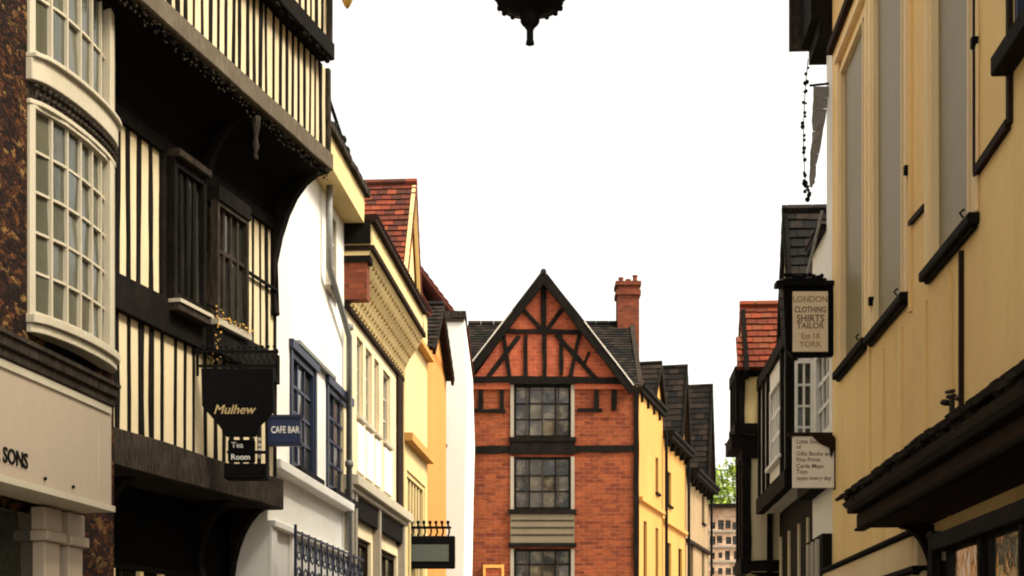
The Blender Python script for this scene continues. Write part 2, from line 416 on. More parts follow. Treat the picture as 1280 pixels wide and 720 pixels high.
def cross_gable(F, parent, u0, um, u1, z0, zm, depth, wallmat, tilemat, vergemat='timber', over=.18, d=0, lean=0, z1=None, tw=.2, th=.16, vw=.16, wallname='gable_wall'):
    z1 = z0 if z1 is None else z1
    mb = MB(); F.prism(mb, [(u0+.05, z0), (u1-.05, z1), (um, zm-.06)], d-.25, d); mb.build(wallname, wallmat, parent)
    t = MB()
    D = over+d+depth
    O = F.P(u0, z0, -depth); ext = F.P(u0, z0, d+over+lean); top = F.P(um, zm, d+over); topb = F.P(um, zm, -depth)
    tiles(t, O, F.N*D, (F.P(um, zm, -depth)-O), tw, th)
    if lean:   # bell-cast foot of the verge
        tiles(t, F.P(u0, z0, d+over), F.N*lean*.9, (F.P(um, zm, d+over)-F.P(u0, z0, d+over))*.5, tw, th)
    O2 = F.P(u1, z1, -depth); tiles(t, O2, F.N*D, (F.P(um, zm, -depth)-O2), tw, th)
    rd = MB()
    for k in range(int(D/.4)+1):
        a = F.P(um, zm+.03, -depth+k*.4); b = F.P(um, zm+.03, min(-depth+k*.4+.39, d+over)); t.tube([a, b], .07, 6)
    t.build('roof', tilemat, parent)
    v = MB()
    F.beam(v, (u0-.02, z0-vw*.5), (um, zm-vw*.5), vw, d+over-.08, d+over-.02); F.beam(v, (um, zm-vw*.5), (u1+.02, z1-vw*.5), vw, d+over-.08, d+over-.02)
    v.build('bargeboard', vergemat, parent)
def text(s, parent, mat, size, F, u, z, d, flip=1, name='lettering', align='CENTER', ext=.004, sx=1.0, font_shear=0):
    cu = bpy.data.curves.new('lettering', 'FONT'); cu.body = s; cu.size = size; cu.extrude = ext
    cu.align_x = align; cu.align_y = 'CENTER'; cu.resolution_u = 3; cu.shear = font_shear; cu.offset = size*.012
    ob = bpy.data.objects.new('tmp', cu); COL.objects.link(ob)
    bpy.context.view_layer.update()
    me = bpy.data.meshes.new_from_object(ob.evaluated_get(bpy.context.evaluated_depsgraph_get()))
    bpy.data.objects.remove(ob)
    mb = MB()
    for v in me.vertices: mb.v.append(F.P(u+flip*v.co.x*sx, z+v.co.y, d+v.co.z))
    for p in me.polygons: mb.f.append(list(p.vertices))
    return mb.build(name, mat, parent)
def front(Y, x0=0):   # a plane that faces back down the street, u = x
    return Fac((x0, Y), (1, 0), (0, -1))
def gable_roof_along(F, parent, u0, u1, z, depth, rise, mat, over=.25, d=0, tw=.22, th=.17):
    t = MB()
    O = F.P(u0, z, d+over); tiles(t, O, F.P(u1, z, d+over)-O, F.P(u0, z+rise, -depth/2)-O, tw, th)
    O = F.P(u0, z, -depth-over); tiles(t, O, F.P(u1, z, -depth-over)-O, F.P(u0, z+rise, -depth/2)-O, tw*2, th*2)
    for k in range(int((u1-u0)/.4)):
        t.tube([F.P(u0+k*.4, z+rise+.03, -depth/2), F.P(u0+k*.4+.39, z+rise+.03, -depth/2)], .08, 6)
    t.build('roof', mat, parent)
    w = MB()
    for (a, b) in ((u0+.03, u0+.25), (u1-.25, u1-.03)):
        w.prism([F.P(a, z-.05, d), F.P(a, z-.05, -depth), F.P(a, z+rise-.12, -depth/2)], [F.P(b, z-.05, d), F.P(b, z-.05, -depth), F.P(b, z+rise-.12, -depth/2)])
    return w

# ------------------------------------------------------------------ ground
g = MB(); g.box(-300, 300, -60, 500, -.5, -.05); struct(g.build('ground', 'earth'))
def strip(name, mat, pts, z0, z1):
    mb = MB(); mb.prism([(x, y, z0) for x, y in pts], [(x, y, z1) for x, y in pts]); return struct(mb.build(name, mat))
strip('street', 'asphalt', [(-2.6,-20),(2.0,-20),(2.4,20),(3.4,44),(8.0,62),(12,80),(9,80),(5.3,62),(2.2,44),(-.9,32),(-1.4,20)], -.3, .0)
strip('pavement', 'paving', [(-7,-20),(-2.604,-20),(-1.404,20),(-.904,32),(2.196,44),(5.296,62),(8.99,80),(-20,80),(-20,-20)], -.3, .11)
strip('pavement', 'paving', [(2.004,-20),(20,-20),(40,80),(12.01,80),(8.004,62),(3.404,44),(2.404,20)], -.3, .11)

# ================================================================== LEFT SIDE
# ---- house with bow windows (nearest on the left)
F1 = left(-5.304, .137)
n1 = F1.P(7, 0)
h1 = thing('brick_house', 'sooty brown rubble and brick house with white stacked bow windows above a greige shop fascia', 'house', F1.P(11, .11, 0))
ub0, ub1 = F1.u(34), 13.34
BOW = Curve(F1, ub0, ub1, .13, .45)
holes = [(ub0+.06, ub1-.06, 4.3, 5.95), (ub0+.06, ub1-.06, 6.3, 7.35)]
house(F1, h1, 6.5, 13.42, .11, 10.4, [], 4.5, 'oldbrick')
zb0, zb1, zt0, zt1 = 4.34, 5.95, 6.34, 7.28
COLS = [0, .15, .30, .45, .60, .74, .87, 1]
wl = window(BOW, h1, ub0, ub1, zb0, zb1, 7, 5, 'paint', 'glassg', .028, .02, 0, .03, None, 4, COLS)
wu = window(BOW, h1, ub0, ub1, zt0, zt1, 7, 2, 'paint', 'glassg', .028, .02, 0, .03, None, 4, COLS)
mb = MB()   # posts, sills, bands of the bow
NB = 18
BOW.box(mb, ub0-.02, ub1+.02, 4.27, 4.34, -.1, .07, NB); BOW.box(mb, ub0-.01, ub1+.01, 4.2, 4.268, -.1, .04, NB)
BOW.box(mb, ub0-.02, ub1+.02, 6.13, 6.30, -.1, .05, NB); BOW.box(mb, ub0-.02, ub1+.02, 6.30, 6.338, -.1, .085, NB)
BOW.box(mb, ub0-.01, ub1+.01, 5.95, 5.99, -.1, .03, NB)
BOW.box(mb, ub0-.02, ub1+.02, 7.28, 7.33, -.1, .03, NB); BOW.box(mb, ub0-.03, ub1+.03, 7.42, 7.6, -.1, .12, NB)
for za, zc in ((4.34, 5.95), (6.34, 7.28)):
    BOW.box(mb, ub1-.30, ub1-.17, za, zc, -.12, .03, 3)
mb.build('bow_frame', 'paint', h1, bevel=.006)
mb = MB()   # carved dark frieze of swags below the bands
for (za, zc) in ((5.99, 6.13), (7.33, 7.42)):
    mb.cut()
    BOW.box(mb, ub0, ub1, za, zc, -.1, .0, NB)
    k = 0
    u = ub0+.03
    while u < ub1-.02:
        z = za+.035 if k % 2 else za+.1
        p = BOW.P(u, z, .025); mb.blob(p, .024, 1, 1, R(.7, 1.1), 6); u += .036; k += 1
mb.build_each('frieze', 'timberg', h1)
mb = MB(); BOW.box(mb, ub0, ub1, 3.98, 4.2, -.1, -.16, NB)
mb.build('corbel', 'pitch', h1)  # dark strip painted as the shade between bow sill and shop cornice
# flat lead top of the bow
mb = MB(); BOW.box(mb, ub0-.03, ub1+.03, 7.6, 7.66, -.12, .16, NB); mb.build('bow_roof', 'lead', h1)
# shopfront of the brick house
uf1 = F1.u(139, .42)
SF = Curve(F1, 6.6, uf1+2.2, .10, .8)
D0 = .34
mb = MB(); SF.box(mb, 6.7, uf1, 2.93, 3.72, .0, D0, 14)
fas = mb.build('fascia', 'beige', h1)
mb = MB(); SF.box(mb, 6.7, uf1+.01, 3.72, 3.79, .0, D0+.03, 14); SF.box(mb, 6.7, uf1+.02, 3.79, 3.87, .0, D0+.055, 14)
mb.build('cornice', 'timberg', h1, bevel=.008)
mb = MB(); SF.box(mb, 6.7, uf1+.02, 3.87, 3.9, .0, D0+.075, 14); mb.build('lead_capping', 'timberg', h1)
mb = MB(); SF.box(mb, 6.7, uf1+.01, 2.88, 2.928, .0, D0+.03, 14)
SF.box(mb, 6.7, uf1-.03, 3.66, 3.715, D0, D0+.015, 14)
SF.box(mb, uf1-.28, uf1-.27, 2.99, 3.6, D0, D0+.006)
mb.build('fascia_moulding', 'paint', h1)
mb = MB()
for px in (52, 88): mb.cut(); mb.blob(SF.P(F1.u(px, .42), 2.99, D0+.01), .014)
mb.build_each('nail', 'iron', h1)
mb = MB(); F1.box(mb, 6.8, uf1-.1, .75, 2.8, -.02, .06)
mb.build('shop_window', 'glass', h1)
mb = MB()
for u in (8.0, 9.3, 10.6, F1.u(72, .2), uf1-.08):
    mb.cut()
    F1.box(mb, u-.13, u+.13, .11, 2.6, .05, .16); F1.box(mb, u-.17, u+.17, 2.6, 2.68, .05, .2); F1.box(mb, u-.15, u+.15, 2.68, 2.86, .05, .17)
    F1.box(mb, u-.17, u+.17, .11, .5, .05, .2)
mb.build_each('pilaster', 'beige', h1, bevel=.008)
mb = MB(); F1.box(mb, 6.7, uf1, .4, .75, .0, .14); mb.build('stall_riser', 'beige', h1)
text('& SONS', h1, 'iron', .15, SF, F1.u(31, .42), 3.07, D0+.004, align='RIGHT')
mb = MB(); F1.box(mb, 6.5, 13.42, 10.4, 10.55, -4.6, .2); mb.build('parapet', 'timberg', h1)
mb = MB()   # orange rusty wall-iron and patches on the brick corner: climbing leaves
# ---- timber framed house with deep jetties
F2 = left(-7.159, .253)
h2 = thing('timber_framed_house', 'tall black and cream close-studded house with deep overhanging upper floors', 'house', F2.P(15.5, .11, 0))
ua, ue = F2.u(96), F2.u(343)
JB, JC = .61, .72
uB0, uB1 = F2.u(140, JB), F2.u(409, JB)
uC1 = F2.u(410.5, JC)
# window openings in the first floor
w1 = (F2.u(203), F2.u(244)); w2 = (F2.u(251), F2.u(291))
H = [(w1[0], w1[1], 5.2, 6.62), (w2[0], w2[1], 5.2, 6.5)]
house(F2, h2, ua, ue, 3.5, 6.9, H, 4.0, 'cream')
house(F2, h2, ua, ue, .11, 3.52, [(ua+.8, ue-.5, .8, 2.7)], 3.5, 'pitch', off=-.55, name='ground_floor_wall')  # black colour paints in the shade of the recessed ground floor
B2 = Fac(F2.A+F2.N*JB, F2.U, F2.N); C2 = Fac(F2.A+F2.N*JC, F2.U, F2.N)
house(B2, h2, uB0, uB1, 7.36, 8.5, [], 4.4, 'cream', name='upper_wall')
wc = (C2.u(342), C2.u(372))
house(C2, h2, uB0, uC1, 8.62, 11.6, [(wc[0], wc[1], 8.95, 10.0)], 4.5, 'cream', name='top_wall')
mb = MB()
F2.studs(mb, ua, w1[0]-.02, 5.2, 6.9, .225, .068, -.02, .010)
F2.studs(mb, w2[1]+.1, ue, 5.2, 6.9, .21, .06, -.02, .008)
F2.beam(mb, (w1[1]+.02, 5.2), (w1[1]+.02, 6.9), .09, -.02, .035)
F2.beam(mb, (w1[0]-.03, 5.2), (w1[0]-.03, 6.9), .09, -.02, .035)
F2.studs(mb, ua, ue, 3.78, 4.95, .225, .068, -.02, .010)
F2.beam(mb, (ua, 5.07), (ue, 5.07), .34, -.02, .06, .03)
F2.beam(mb, (ua, 6.72), (ue, 6.72), .14, -.02, .045, .05)
F2.beam(mb, (w2[1], 6.0), (ue, 5.98), .035, .02, .05, .05)
mb.build('timber_frame', 'timber', h2, bevel=.006)
mb = MB(); F2.beam(mb, (ua, 3.64), (ue+.02, 3.64), .34, -.6, .1, .04); mb.build('bressummer', 'timberg', h2, bevel=.01)
mb = MB()
B2.studs(mb, uB0, uB1-.04, 7.55, 8.5, .17, .056, -.02, .008)
mb.build('timber_frame', 'timber', h2, bevel=.005)
mb = MB()
C2.studs(mb, uB0, wc[0]-.05, 8.75, 11.6, .17, .055, -.02, .008); C2.studs(mb, wc[1]+.05, uC1-.04, 8.75, 11.6, .16, .05, -.02, .008)
C2.beam(mb, (uB0, 10.1), (uC1, 10.1), .2, -.02, .04)
mb.build('timber_frame', 'timber', h2, bevel=.005)
mb = MB(); B2.beam(mb, (uB0, 7.44), (uB1+.02, 7.44), .2, -.3, .07, .05, 8)
mb.build('jetty_beam', 'oakpale', h2, bevel=.012)
mb = MB(); C2.beam(mb, (uB0, 8.6), (uC1+.02, 8.6), .2, -.3, .06, .05, 8)
mb.build('jetty_beam', 'timber', h2, bevel=.012)
mb = MB()   # corner posts
mb.cut()
B2.beam(mb, (uB0+.03, 7.3), (uB0+.03, 8.5), .16, -.1, .05); mb.cut(); B2.beam(mb, (uB1-.03, 7.35), (uB1-.03, 8.5), .07, -.1, .04)
mb.cut(); C2.beam(mb, (uC1-.03, 8.7), (uC1-.03, 11.6), .07, -.1, .04)
mb.build_each('corner_post', 'timberg', h2)
# carved trailing vine below the jetty
mb = MB(); u = uB0; k = 0
while u < uB1:
    z = 7.31+.02*math.sin(k*.9)
    mb.blob(B2.P(u, z, R(.0, .04)), R(.007, .017), R(1, 1.6), 1, R(.5, 1.1), 5)
    if k % 3: mb.blob(B2.P(u+.01, z-.035-R(0, .05), R(-.02, .03)), R(.006, .014), 1, R(1, 1.5), 1.1, 5)
    u += .028; k += 1
mb.build('carved_vine', 'timberg', h2, True)
mb = MB(); u = uB0; k = 0
while u < uC1:
    mb.blob(C2.P(u, 8.48+.02*math.sin(k*1.7), R(.0, .05)), R(.02, .035), 1, 1, R(.7, 1.3), 6); u += .05; k += 1
mb.build('carved_vine', 'timber', h2, True)
mb = MB()   # hanging pendant half way along the jetty
up = B2.u(322); mb.lathe(B2.P(up, 6.82, -.02), [(.004, 0), (.03, .04), (.015, .09), (.04, .16), (.02, .24), (.045, .36), (.05, .46)], 8)
mb.build('pendant', 'timberg', h2, True)
mb = MB()   # coved boarding under the jetty, its shade put into the black colour
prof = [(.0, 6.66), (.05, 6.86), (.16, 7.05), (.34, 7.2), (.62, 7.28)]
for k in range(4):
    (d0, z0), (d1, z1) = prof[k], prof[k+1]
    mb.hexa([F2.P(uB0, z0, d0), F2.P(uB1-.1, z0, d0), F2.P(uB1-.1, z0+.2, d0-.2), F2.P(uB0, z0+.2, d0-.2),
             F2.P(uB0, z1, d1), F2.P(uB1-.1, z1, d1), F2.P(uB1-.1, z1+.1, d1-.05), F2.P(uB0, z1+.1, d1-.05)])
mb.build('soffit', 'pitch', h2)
mb = MB()   # curved brackets carrying the jetty
def bracket(F, mb, u, w, zlo, zhi, dout, d0=0):
    mb.cut()
    pts = [(d0, zlo)]+[(d0+dout*(1-math.cos(t))*1.0, zlo+.05+(zhi-zlo-.05)*math.sin(t)) for t in [PI/2*k/8 for k in range(1, 9)]]+[(d0+dout, zhi+.02), (d0, zhi+.02)]
    pts = [(d0, zlo), (d0+.07, zlo+.02)]+pts[1:]
    mb.prism([F.P(u, z, d) for d, z in pts], [F.P(u+w, z, d) for d, z in pts])
bracket(F2, mb, ue-.12, .13, 5.68, 7.28, .66)
bracket(F2, mb, F2.u(250)-.05, .1, 5.9, 7.25, .56)
bracket(F2, mb, ue-.14, .14, 2.4, 3.5, .52, -.5)
bracket(F2, mb, F2.u(300), .12, 2.6, 3.5, .5, -.5)
bracket(F2, mb, F2.u(180), .12, 2.6, 3.5, .5, -.5)
mb.build_each('bracket', 'timber', h2, bevel=.01)
# oriel boxes of the first floor
O1 = Fac(F2.A+F2.N*.10, F2.U, F2.N)
mb = MB(); mb.cut(); O1.box(mb, w1[0], w1[1], 5.12, 5.2, -.1, .08); mb.cut(); O1.box(mb, w1[0], w1[1], 6.62, 6.7, -.1, .09)
mb.build_each('window_head', 'timberg', h2, bevel=.01)
mb = MB(); O1.box(mb, w1[0]-.01, w1[1]+.02, 5.2, 5.235, -.1, .1); mb.build('window_ledge', 'paint', h2)
window(O1, h2, w1[0], w1[1], 5.24, 6.61, 4, 1, 'timber', 'glass', .07, .06, 0, .02)
O3 = Fac(F2.A+F2.N*.16, F2.U, F2.N)
window(O3, h2, w2[0], w2[1], 5.24, 6.45, 4, 2, 'timberg', 'glass', .05, .045, 0, .02, rowpos=[0, .6, 1])
mb = MB(); O3.box(mb, w2[0]-.02, w2[1]+.03, 5.17, 5.235, -.16, .05); mb.build('window_ledge', 'paint', h2)
mb = MB(); mb.cut(); O3.box(mb, w2[0], w2[1]+.01, 6.45, 6.6, -.16, .05); mb.cut(); O3.box(mb, w2[0]-.03, w2[1]+.03, 4.9, 5.16, -.16, .0); mb.build_each('window_head', 'timber', h2)
window(C2, h2, wc[0], wc[1], 8.97, 9.98, 3, 2, 'timber', 'glass', .06, .05, 0, .03, (.04, .08, .08))
# ground floor shopfront
G2 = Fac(F2.A-F2.N*.55, F2.U, F2.N)
window(G2, h2, ua+.8, ue-.5, .8, 2.7, 6, 2, 'timber', 'glass', .07, .045, 0, .06, rowpos=[0, .75, 1])
mb = MB()
for px in (112, 121, 136, 172, 198, 228, 246): 
    mb.cut(); u = G2.u(px); G2.beam(mb, (u, .11), (u, 2.62), .07, .0, .045, .05)
mb.build_each('shop_post', 'creamb', h2)
mb = MB(); t2 = gable_roof_along(C2, h2, uB0-.1, uC1+.02, 11.6, 4.8, 2.6, 'redtile')
t2.build('end_gable', 'cream', h2)
# garland + gilt drop beside the oriel
mb = MB()
for px in (106, 124): mb.cut(); u = F2.u(px, -.2); F2.box(mb, u-.06, u+.08, .11, 2.75, -.4, -.15)
mb.build_each('shop_post', 'creamb', h2)
gl = thing('gilt_bracket_lamp', 'small gilt scrolled lamp fixed beside the oriel window of the close-studded house', 'lamp', F2.P(F2.u(246), 5.0, .2))
mb = MB()
for k in range(0, 40, 2):
    mb.blob(F2.P(F2.u(246)+R(-.04, .04), 4.72+k*.016+R(-.01, .01), .22+R(-.04, .04)), R(.006, .015), n=5)
mb.build('drop', 'gilt', gl, True)
mb = MB(); mb.tube([F2.P(F2.u(246), 5.3, 0), F2.P(F2.u(246), 5.36, .12), F2.P(F2.u(246), 5.3, .22)], .015); mb.build('arm', 'iron', gl)
mb = MB()
for k in range(0, 60, 2):
    mb.blob(O3.P(w2[0]+(w2[1]-w2[0])*k/59, 5.25+R(-.02, .03), .07+R(-.02, .02)), R(.006, .014), n=5)
tag(mb.build('garland', 'gilt', None, True), 'gilt leaf garland lying along the ledge of the second oriel window', 'garland')

# ---- big black hanging sign with scrollwork (in front of the timber house)
def plaque(S, pts, d0, d1, mat, parent, name): mb = MB(); S.prism(mb, pts, d0, d1); return mb.build(name, mat, parent, bevel=.008)
ys = 15.45
S1 = front(ys)
X = lambda px, Y: (px-CXP)*Y/FPX
Z = lambda py, Y: EYE+(HZP-py)*Y/FPX
sg = thing('hanging_sign', 'large black pub sign board with tapering foot and iron cresting, on the close-studded house', 'sign', (X(297, ys), ys, Z(530, ys)))
pts = [(X(a, ys), Z(b, ys)) for a, b in ((252,461),(342,461),(342,515),(326,532),(320,546),(283,546),(274,532),(253,508))]
plaque(S1, pts, -.03, .03, 'signblack', sg, 'board')
mb = MB()
S1.box(mb, X(246, ys), X(348, ys), Z(459, ys), Z(456, ys), -.02, .02); S1.box(mb, X(240, ys), X(348, ys), Z(441, ys), Z(438, ys), -.02, .02)
for k in range(13):
    x = X(254+k*7.4, ys)
    mb.tube([S1.P(x, Z(457, ys), 0), S1.P(x+.025, Z(452, ys), 0), S1.P(x-.02, Z(446, ys), 0), S1.P(x+.005, Z(440, ys), 0)], .008, 5)
    mb.blob(S1.P(x, Z(434+R(-2, 2), ys), 0), .018, n=5)
mb.tube([S1.P(X(247, ys), Z(470, ys), 0), S1.P(X(247, ys), Z(432, ys), 0)], .015, 6)
mb.tube([S1.P(X(346, ys), Z(470, ys), 0), S1.P(X(346, ys), Z(436, ys), 0)], .01, 6)
mb.tube([F2.P(F2.u(246), Z(439, ys), 0), S1.P(X(260, ys), Z(439, ys), 0)], .015, 6)
mb.build('cresting', 'iron', sg)
text('Mulhew', sg, 'giltpaint', .13, S1, X(293, ys), Z(513, ys), .031, font_shear=.3)
sl = thing('hanging_sign', 'smaller black board and lamp box hanging below the large pub sign', 'sign', (X(308, ys), ys+.05, Z(600, ys)))
S1b = front(ys+.05)
mb = MB(); S1b.box(mb, X(281, ys), X(334, ys), Z(599, ys), Z(580, ys), -.12, .1)
S1b.box(mb, X(284, ys), X(318, ys), Z(577, ys), Z(549, ys), -.02, .02); mb.build('board', 'signblack', sl, bevel=.01)
mb = MB()
for px in (286, 316, 332): mb.tube([S1b.P(X(px, ys), Z(582, ys), 0), S1b.P(X(px, ys), Z(546, ys), 0)], .01, 6)
S1b.box(mb, X(283, ys), X(334, ys), Z(566, ys), Z(563, ys), -.03, .03)
mb.build('frame', 'iron', sl)
text('Tea', sl, 'whitelet', .08, S1b, X(296, ys), Z(556, ys), .021); text('Room', sl, 'whitelet', .08, S1b, X(300, ys), Z(571, ys), .021)
mb = MB()
for z in (549, 556, 562, 570): mb.blob(S1b.P(X(323, ys), Z(z, ys), 0), .025, n=6)
mb.build('glass_drop', 'bulb', sl, True)
# ---- white rendered house
F3 = left(-4.127, .074)
h3 = thing('white_house', 'white rendered house with blue framed windows and an iron balcony, past the close-studded house', 'house', F3.P(20, .11, 0))
u30, u31 = F3.u(300)-.0, F3.u(430)
u30 = 17.62
wa = (F3.u(364), F3.u(392), F3.uz(364, 585)[1], F3.uz(364, 432)[1]); wb = (F3.u(409), F3.u(436), F3.uz(409, 608)[1], F3.uz(409, 487)[1])
zs_, zt_ = (wa[2]+wb[2])/2, (wa[3]+wb[3])/2
wq = (21.05, 21.75, 6.95, 8.05)
house(F3, h3, u30, u31, .11, 8.6, [wq, (wa[0], wa[1], zs_, zt_), (wb[0], wb[1], zs_, zt_), (u30+1.3, u31-.4, .7, 2.5)], 5, 'white')
for w in (wa, wb):
    window(F3, h3, w[0], w[1], zs_, zt_, 3, 4, 'navy', 'glassm', .07, .04, 0, .04, (.06, .09, .14), sillmat='iron')
window(F3, h3, wq[0], wq[1], wq[2], wq[3], 2, 3, 'paint', 'glass', .05, .03, 0, .03, (.05, .07, .07))
window(F3, h3, u30+1.3, u31-.4, .7, 2.5, 4, 1, 'navy', 'glass', .07, .04)
mb = MB()
for w in (wa, wb):
    for (a, b) in ((w[0]-.1, w[0]), (w[1], w[1]+.1)): F3.box(mb, a, b, zs_, zt_+.07, 0, .03)
    F3.box(mb, w[0]-.14, w[1]+.14, zt_+.01, zt_+.12, 0, .06)
mb.build('architrave', 'navy', h3)
mb = MB(); a = F3.uz(368, 425); b = F3.uz(412, 474)
F3.beam(mb, (a[0], (a[1]+b[1])/2), (b[0]+.1, (a[1]+b[1])/2), .05, 0, .07, .02); mb.build('string_course', 'lead', h3)
mb = MB(); F3.box(mb, u30, u31, 3.95, 4.07, -.01, .16); F3.box(mb, u30, u31, 3.28, 3.36, -.01, .1)
for u in (u30+.12, u30+1.2, u31-.2): F3.box(mb, u-.12, u+.12, .11, 3.28, 0, .06)
mb.build('cornice', 'white', h3, bevel=.01)
mb = MB(); F3.box(mb, u30, u31+.02, 8.2, 8.6, 0, .3); mb.build('eave', 'creamb', h3)
mb = MB(); u = u30
while u < u31: F3.box(mb, u, u+.16, 8.6+R(0, .01), 8.68+R(0, .02), -.1, .36+R(0, .02)); u += .17
mb.build('gutter', 'timberg', h3)
t3 = gable_roof_along(F3, h3, u30, u31, 8.62, 5, 1.6, 'redtile', over=.1); t3.build('end_gable', 'white', h3)
mb = MB()   # iron stay at the eave
mb.tube([F3.P(u30+.3, 10.3, .0), F3.P(F3.u(434, .3), 8.75, .3)], .025, 6)
for k in range(5): mb.blob(F3.P(F3.u(434, .3)-.25*k, 8.78+R(-.03, .08), .28), R(.04, .07))
mb.build('iron_stay', 'iron', h3)
mb = MB()   # downpipe with swan neck
u = F3.u(402, .1)
mb.tube([F3.P(20.7, 8.2, .12), F3.P(20.7, 7.1, .12), F3.P(u31-.12, 6.5, .1), F3.P(u31-.12, .15, .1)], .045, 8)
for z in (6.6, 4.6, 2.6): mb.lathe(F3.P(u31-.12, z, .1), [(.05, 0), (.065, .01), (.065, .08), (.05, .09)], 8)
mb.build('downpipe', 'lead', h3, True)
bl = thing('balcony', 'low black iron scrollwork balcony rail on the ledge of the white house', 'balcony', F3.P(F3.u(395), 2.6, .1))
mb = MB(); F3.box(mb, F3.u(369, .3), u31-.2, 2.36, 2.44, 0, .36); mb.build('ledge', 'stonegrey', bl)
mb = MB(); a, b = F3.u(369, .33), u31-.25
for z in (2.5, 3.22): F3.box(mb, a, b, z-.012, z+.012, .32, .345)
F3.box(mb, a-.02, a+.01, 2.44, 3.3, .32, .35)
u = a; k = 0
while u < b-.2:
    mb.tube([F3.P(u, 2.44, .33), F3.P(u, 3.25, .33)], .014, 5)
    for z0, sg_ in ((2.52, 1), (2.87, -1)):
        mb.tube([F3.P(u+.19+.15*math.cos(t)*(1-t/12), z0+.17+sg_*.15*math.sin(t)*(1-t/12), .33) for t in [q*.7 for q in range(12)]], .012, 5)
    u += .38; k += 1
mb.build('railing', 'navy', bl)
# blue boards
yb = 17.3
Sb = front(yb)
bs = thing('hanging_sign', 'small navy blue projecting sign with pale lettering, beside the large black pub sign', 'sign', (X(350, yb), yb, Z(553, yb)))
mb = MB(); Sb.box(mb, X(329, yb), X(376, yb), Z(554, yb), Z(523, yb), -.025, .025); mb.build('board', 'bluepaint', bs, bevel=.005)
mb = MB(); Sb.box(mb, X(326, yb), X(380, yb), Z(523, yb), Z(519, yb), -.035, .035); Sb.box(mb, X(326, yb), X(378, yb), Z(558, yb), Z(554, yb), -.03, .03); mb.build('frame', 'navy', bs)
text('CAFE BAR', bs, 'whitelet', .11, Sb, X(357, yb), Z(538, yb), .027, sx=.66)

# ---- cream house with coved cornice and tiled cross gable
F4 = left(-4.133, .074)
h4 = thing('cream_house', 'cream house with deep coved and studded cornice and steep red tiled gable roof', 'house', F4.P(25, .11, 0))
u40, u41 = u31+.02, F4.u(501)
wins = [(F4.u(a), F4.u(b)) for a, b in ((446, 454), (457, 465), (468, 474), (479, 488))]
house(F4, h4, u40, u41, .11, 7.9, [(a, b, 5.58, 6.8) for a, b in wins]+[(u40+.6, u40+2.4, .3, 3.7), (u40+2.9, u41-.5, .3, 3.7)], 5, 'cream')
for a, b in wins: window(F4, h4, a, b, 5.58, 6.8, 2, 3, 'paint', 'glass', .05, .03, 0, .1, (.03, .07, .06))
for a, b in ((u40+.6, u40+2.4), (u40+2.9, u41-.5)): window(F4, h4, a, b, .3, 3.7, 3, 2, 'timbrown', 'glass', .09, .07, 0, .1, rowpos=[0, .8, 1])
K4 = .40
mb = MB()
prof = [(.0, 7.05), (.06, 7.2), (.16, 7.4), (.3, 7.6), (K4, 7.8)]
for k in range(4):
    (d0, z0), (d1, z1) = prof[k], prof[k+1]
    mb.hexa([F4.P(u40, z0, -.1), F4.P(u41+.1, z0, -.1), F4.P(u41+.1, z0, d0), F4.P(u40, z0, d0), F4.P(u40, z1-.003, -.1), F4.P(u41+.1, z1-.003, -.1), F4.P(u41+.1, z1-.003, d1), F4.P(u40, z1-.003, d1)])
mb.build('coving', 'creamb', h4)
mb = MB()   # rows of modillions on the cove
mb = MB()
for r, (d, z) in enumerate(((.03, 7.1), (.09, 7.24), (.17, 7.38), (.26, 7.52), (.34, 7.66))):
    mb.cut(); u = u40+.05
    while u < u41+.08:
        F4.box(mb, u, u+.07, z+.0, z+.045, d-.02, d+.028); u += .24
mb.build_each('modillion_course', 'ochrestud', h4)
mb = MB(); F4.box(mb, u40, u41+.1, 6.98, 7.05, -.05, .06); F4.box(mb, u40-.01, u41+.15, 7.8, 7.88, -.05, K4+.05); mb.build('moulding', 'timbrown', h4)
mb = MB(); F4.box(mb, u40, u41+.1, 7.88, 8.22, -.3, K4); mb.build('frieze', 'creamb', h4)
mb = MB(); F4.box(mb, u40-.02, u41+.12, 8.22, 8.30, -.3, K4+.08)
u = u40
while u < u41+.1: F4.box(mb, u, u+.1, 8.3, 8.34, K4-.1, K4+.1); u += .2
mb.build('gutter', 'timbrown', h4)
# near end of the cornice block: red brick and dark boards that face back down the street
e4 = Fac(F4.P(u40-.003, 0, 0), F4.N, -F4.U)
mb = MB(); e4.box(mb, -.12, K4-.05, 7.08, 7.62, -.2, .02); mb.build('brick_end', 'chimbrick', h4)
mb = MB(); e4.box(mb, -.15, K4, 7.62, 7.72, -.2, .04); e4.box(mb, -.15, K4, 7.9, 8.25, -.2, .03); mb.build('end_board', 'timber', h4)
cross_gable(F4, h4, 26.0, 27.45, 28.4, 7.9, 10.38, 5, 'creamb', 'redtile', 'creamb', .12, .28, 0, tw=.17, th=.13, vw=.14)
mb = MB(); F4.box(mb, u40, u41, 7.9, 8.25, -5, -.31); mb.build('flat_roof', 'lead', h4)
mb = MB(); F4.box(mb, u40, u41+.05, 4.36, 4.52, -.02, .22); F4.box(mb, u40, u41, 4.28, 4.36, -.02, .14)
mb.build('cornice', 'paint', h4, bevel=.01)
mb = MB(); F4.box(mb, u40+.3, u41-.1, 3.95, 4.25, .0, .09); mb.build('shop_fascia', 'timber', h4)
mb = MB()
for u in (u40+.12, u40+.42, u40+2.65, u41-.3): mb.cut(); F4.box(mb, u-.08, u+.08, .11, 4.28, 0, .12)
mb.build_each('pilaster', 'stonegrey', h4)
mb = MB(); F4.box(mb, u41-.6, u41-.02, 3.9, 6.98, .003, .05); mb.build('dark_pilaster', 'timbrown', h4)
mb = MB()   # panelled aprons below the windows
for a, b in wins: mb.cut(); F4.box(mb, a-.02, b+.02, 4.7, 5.45, 0, .03)
mb.build_each('apron_panel', 'white', h4)

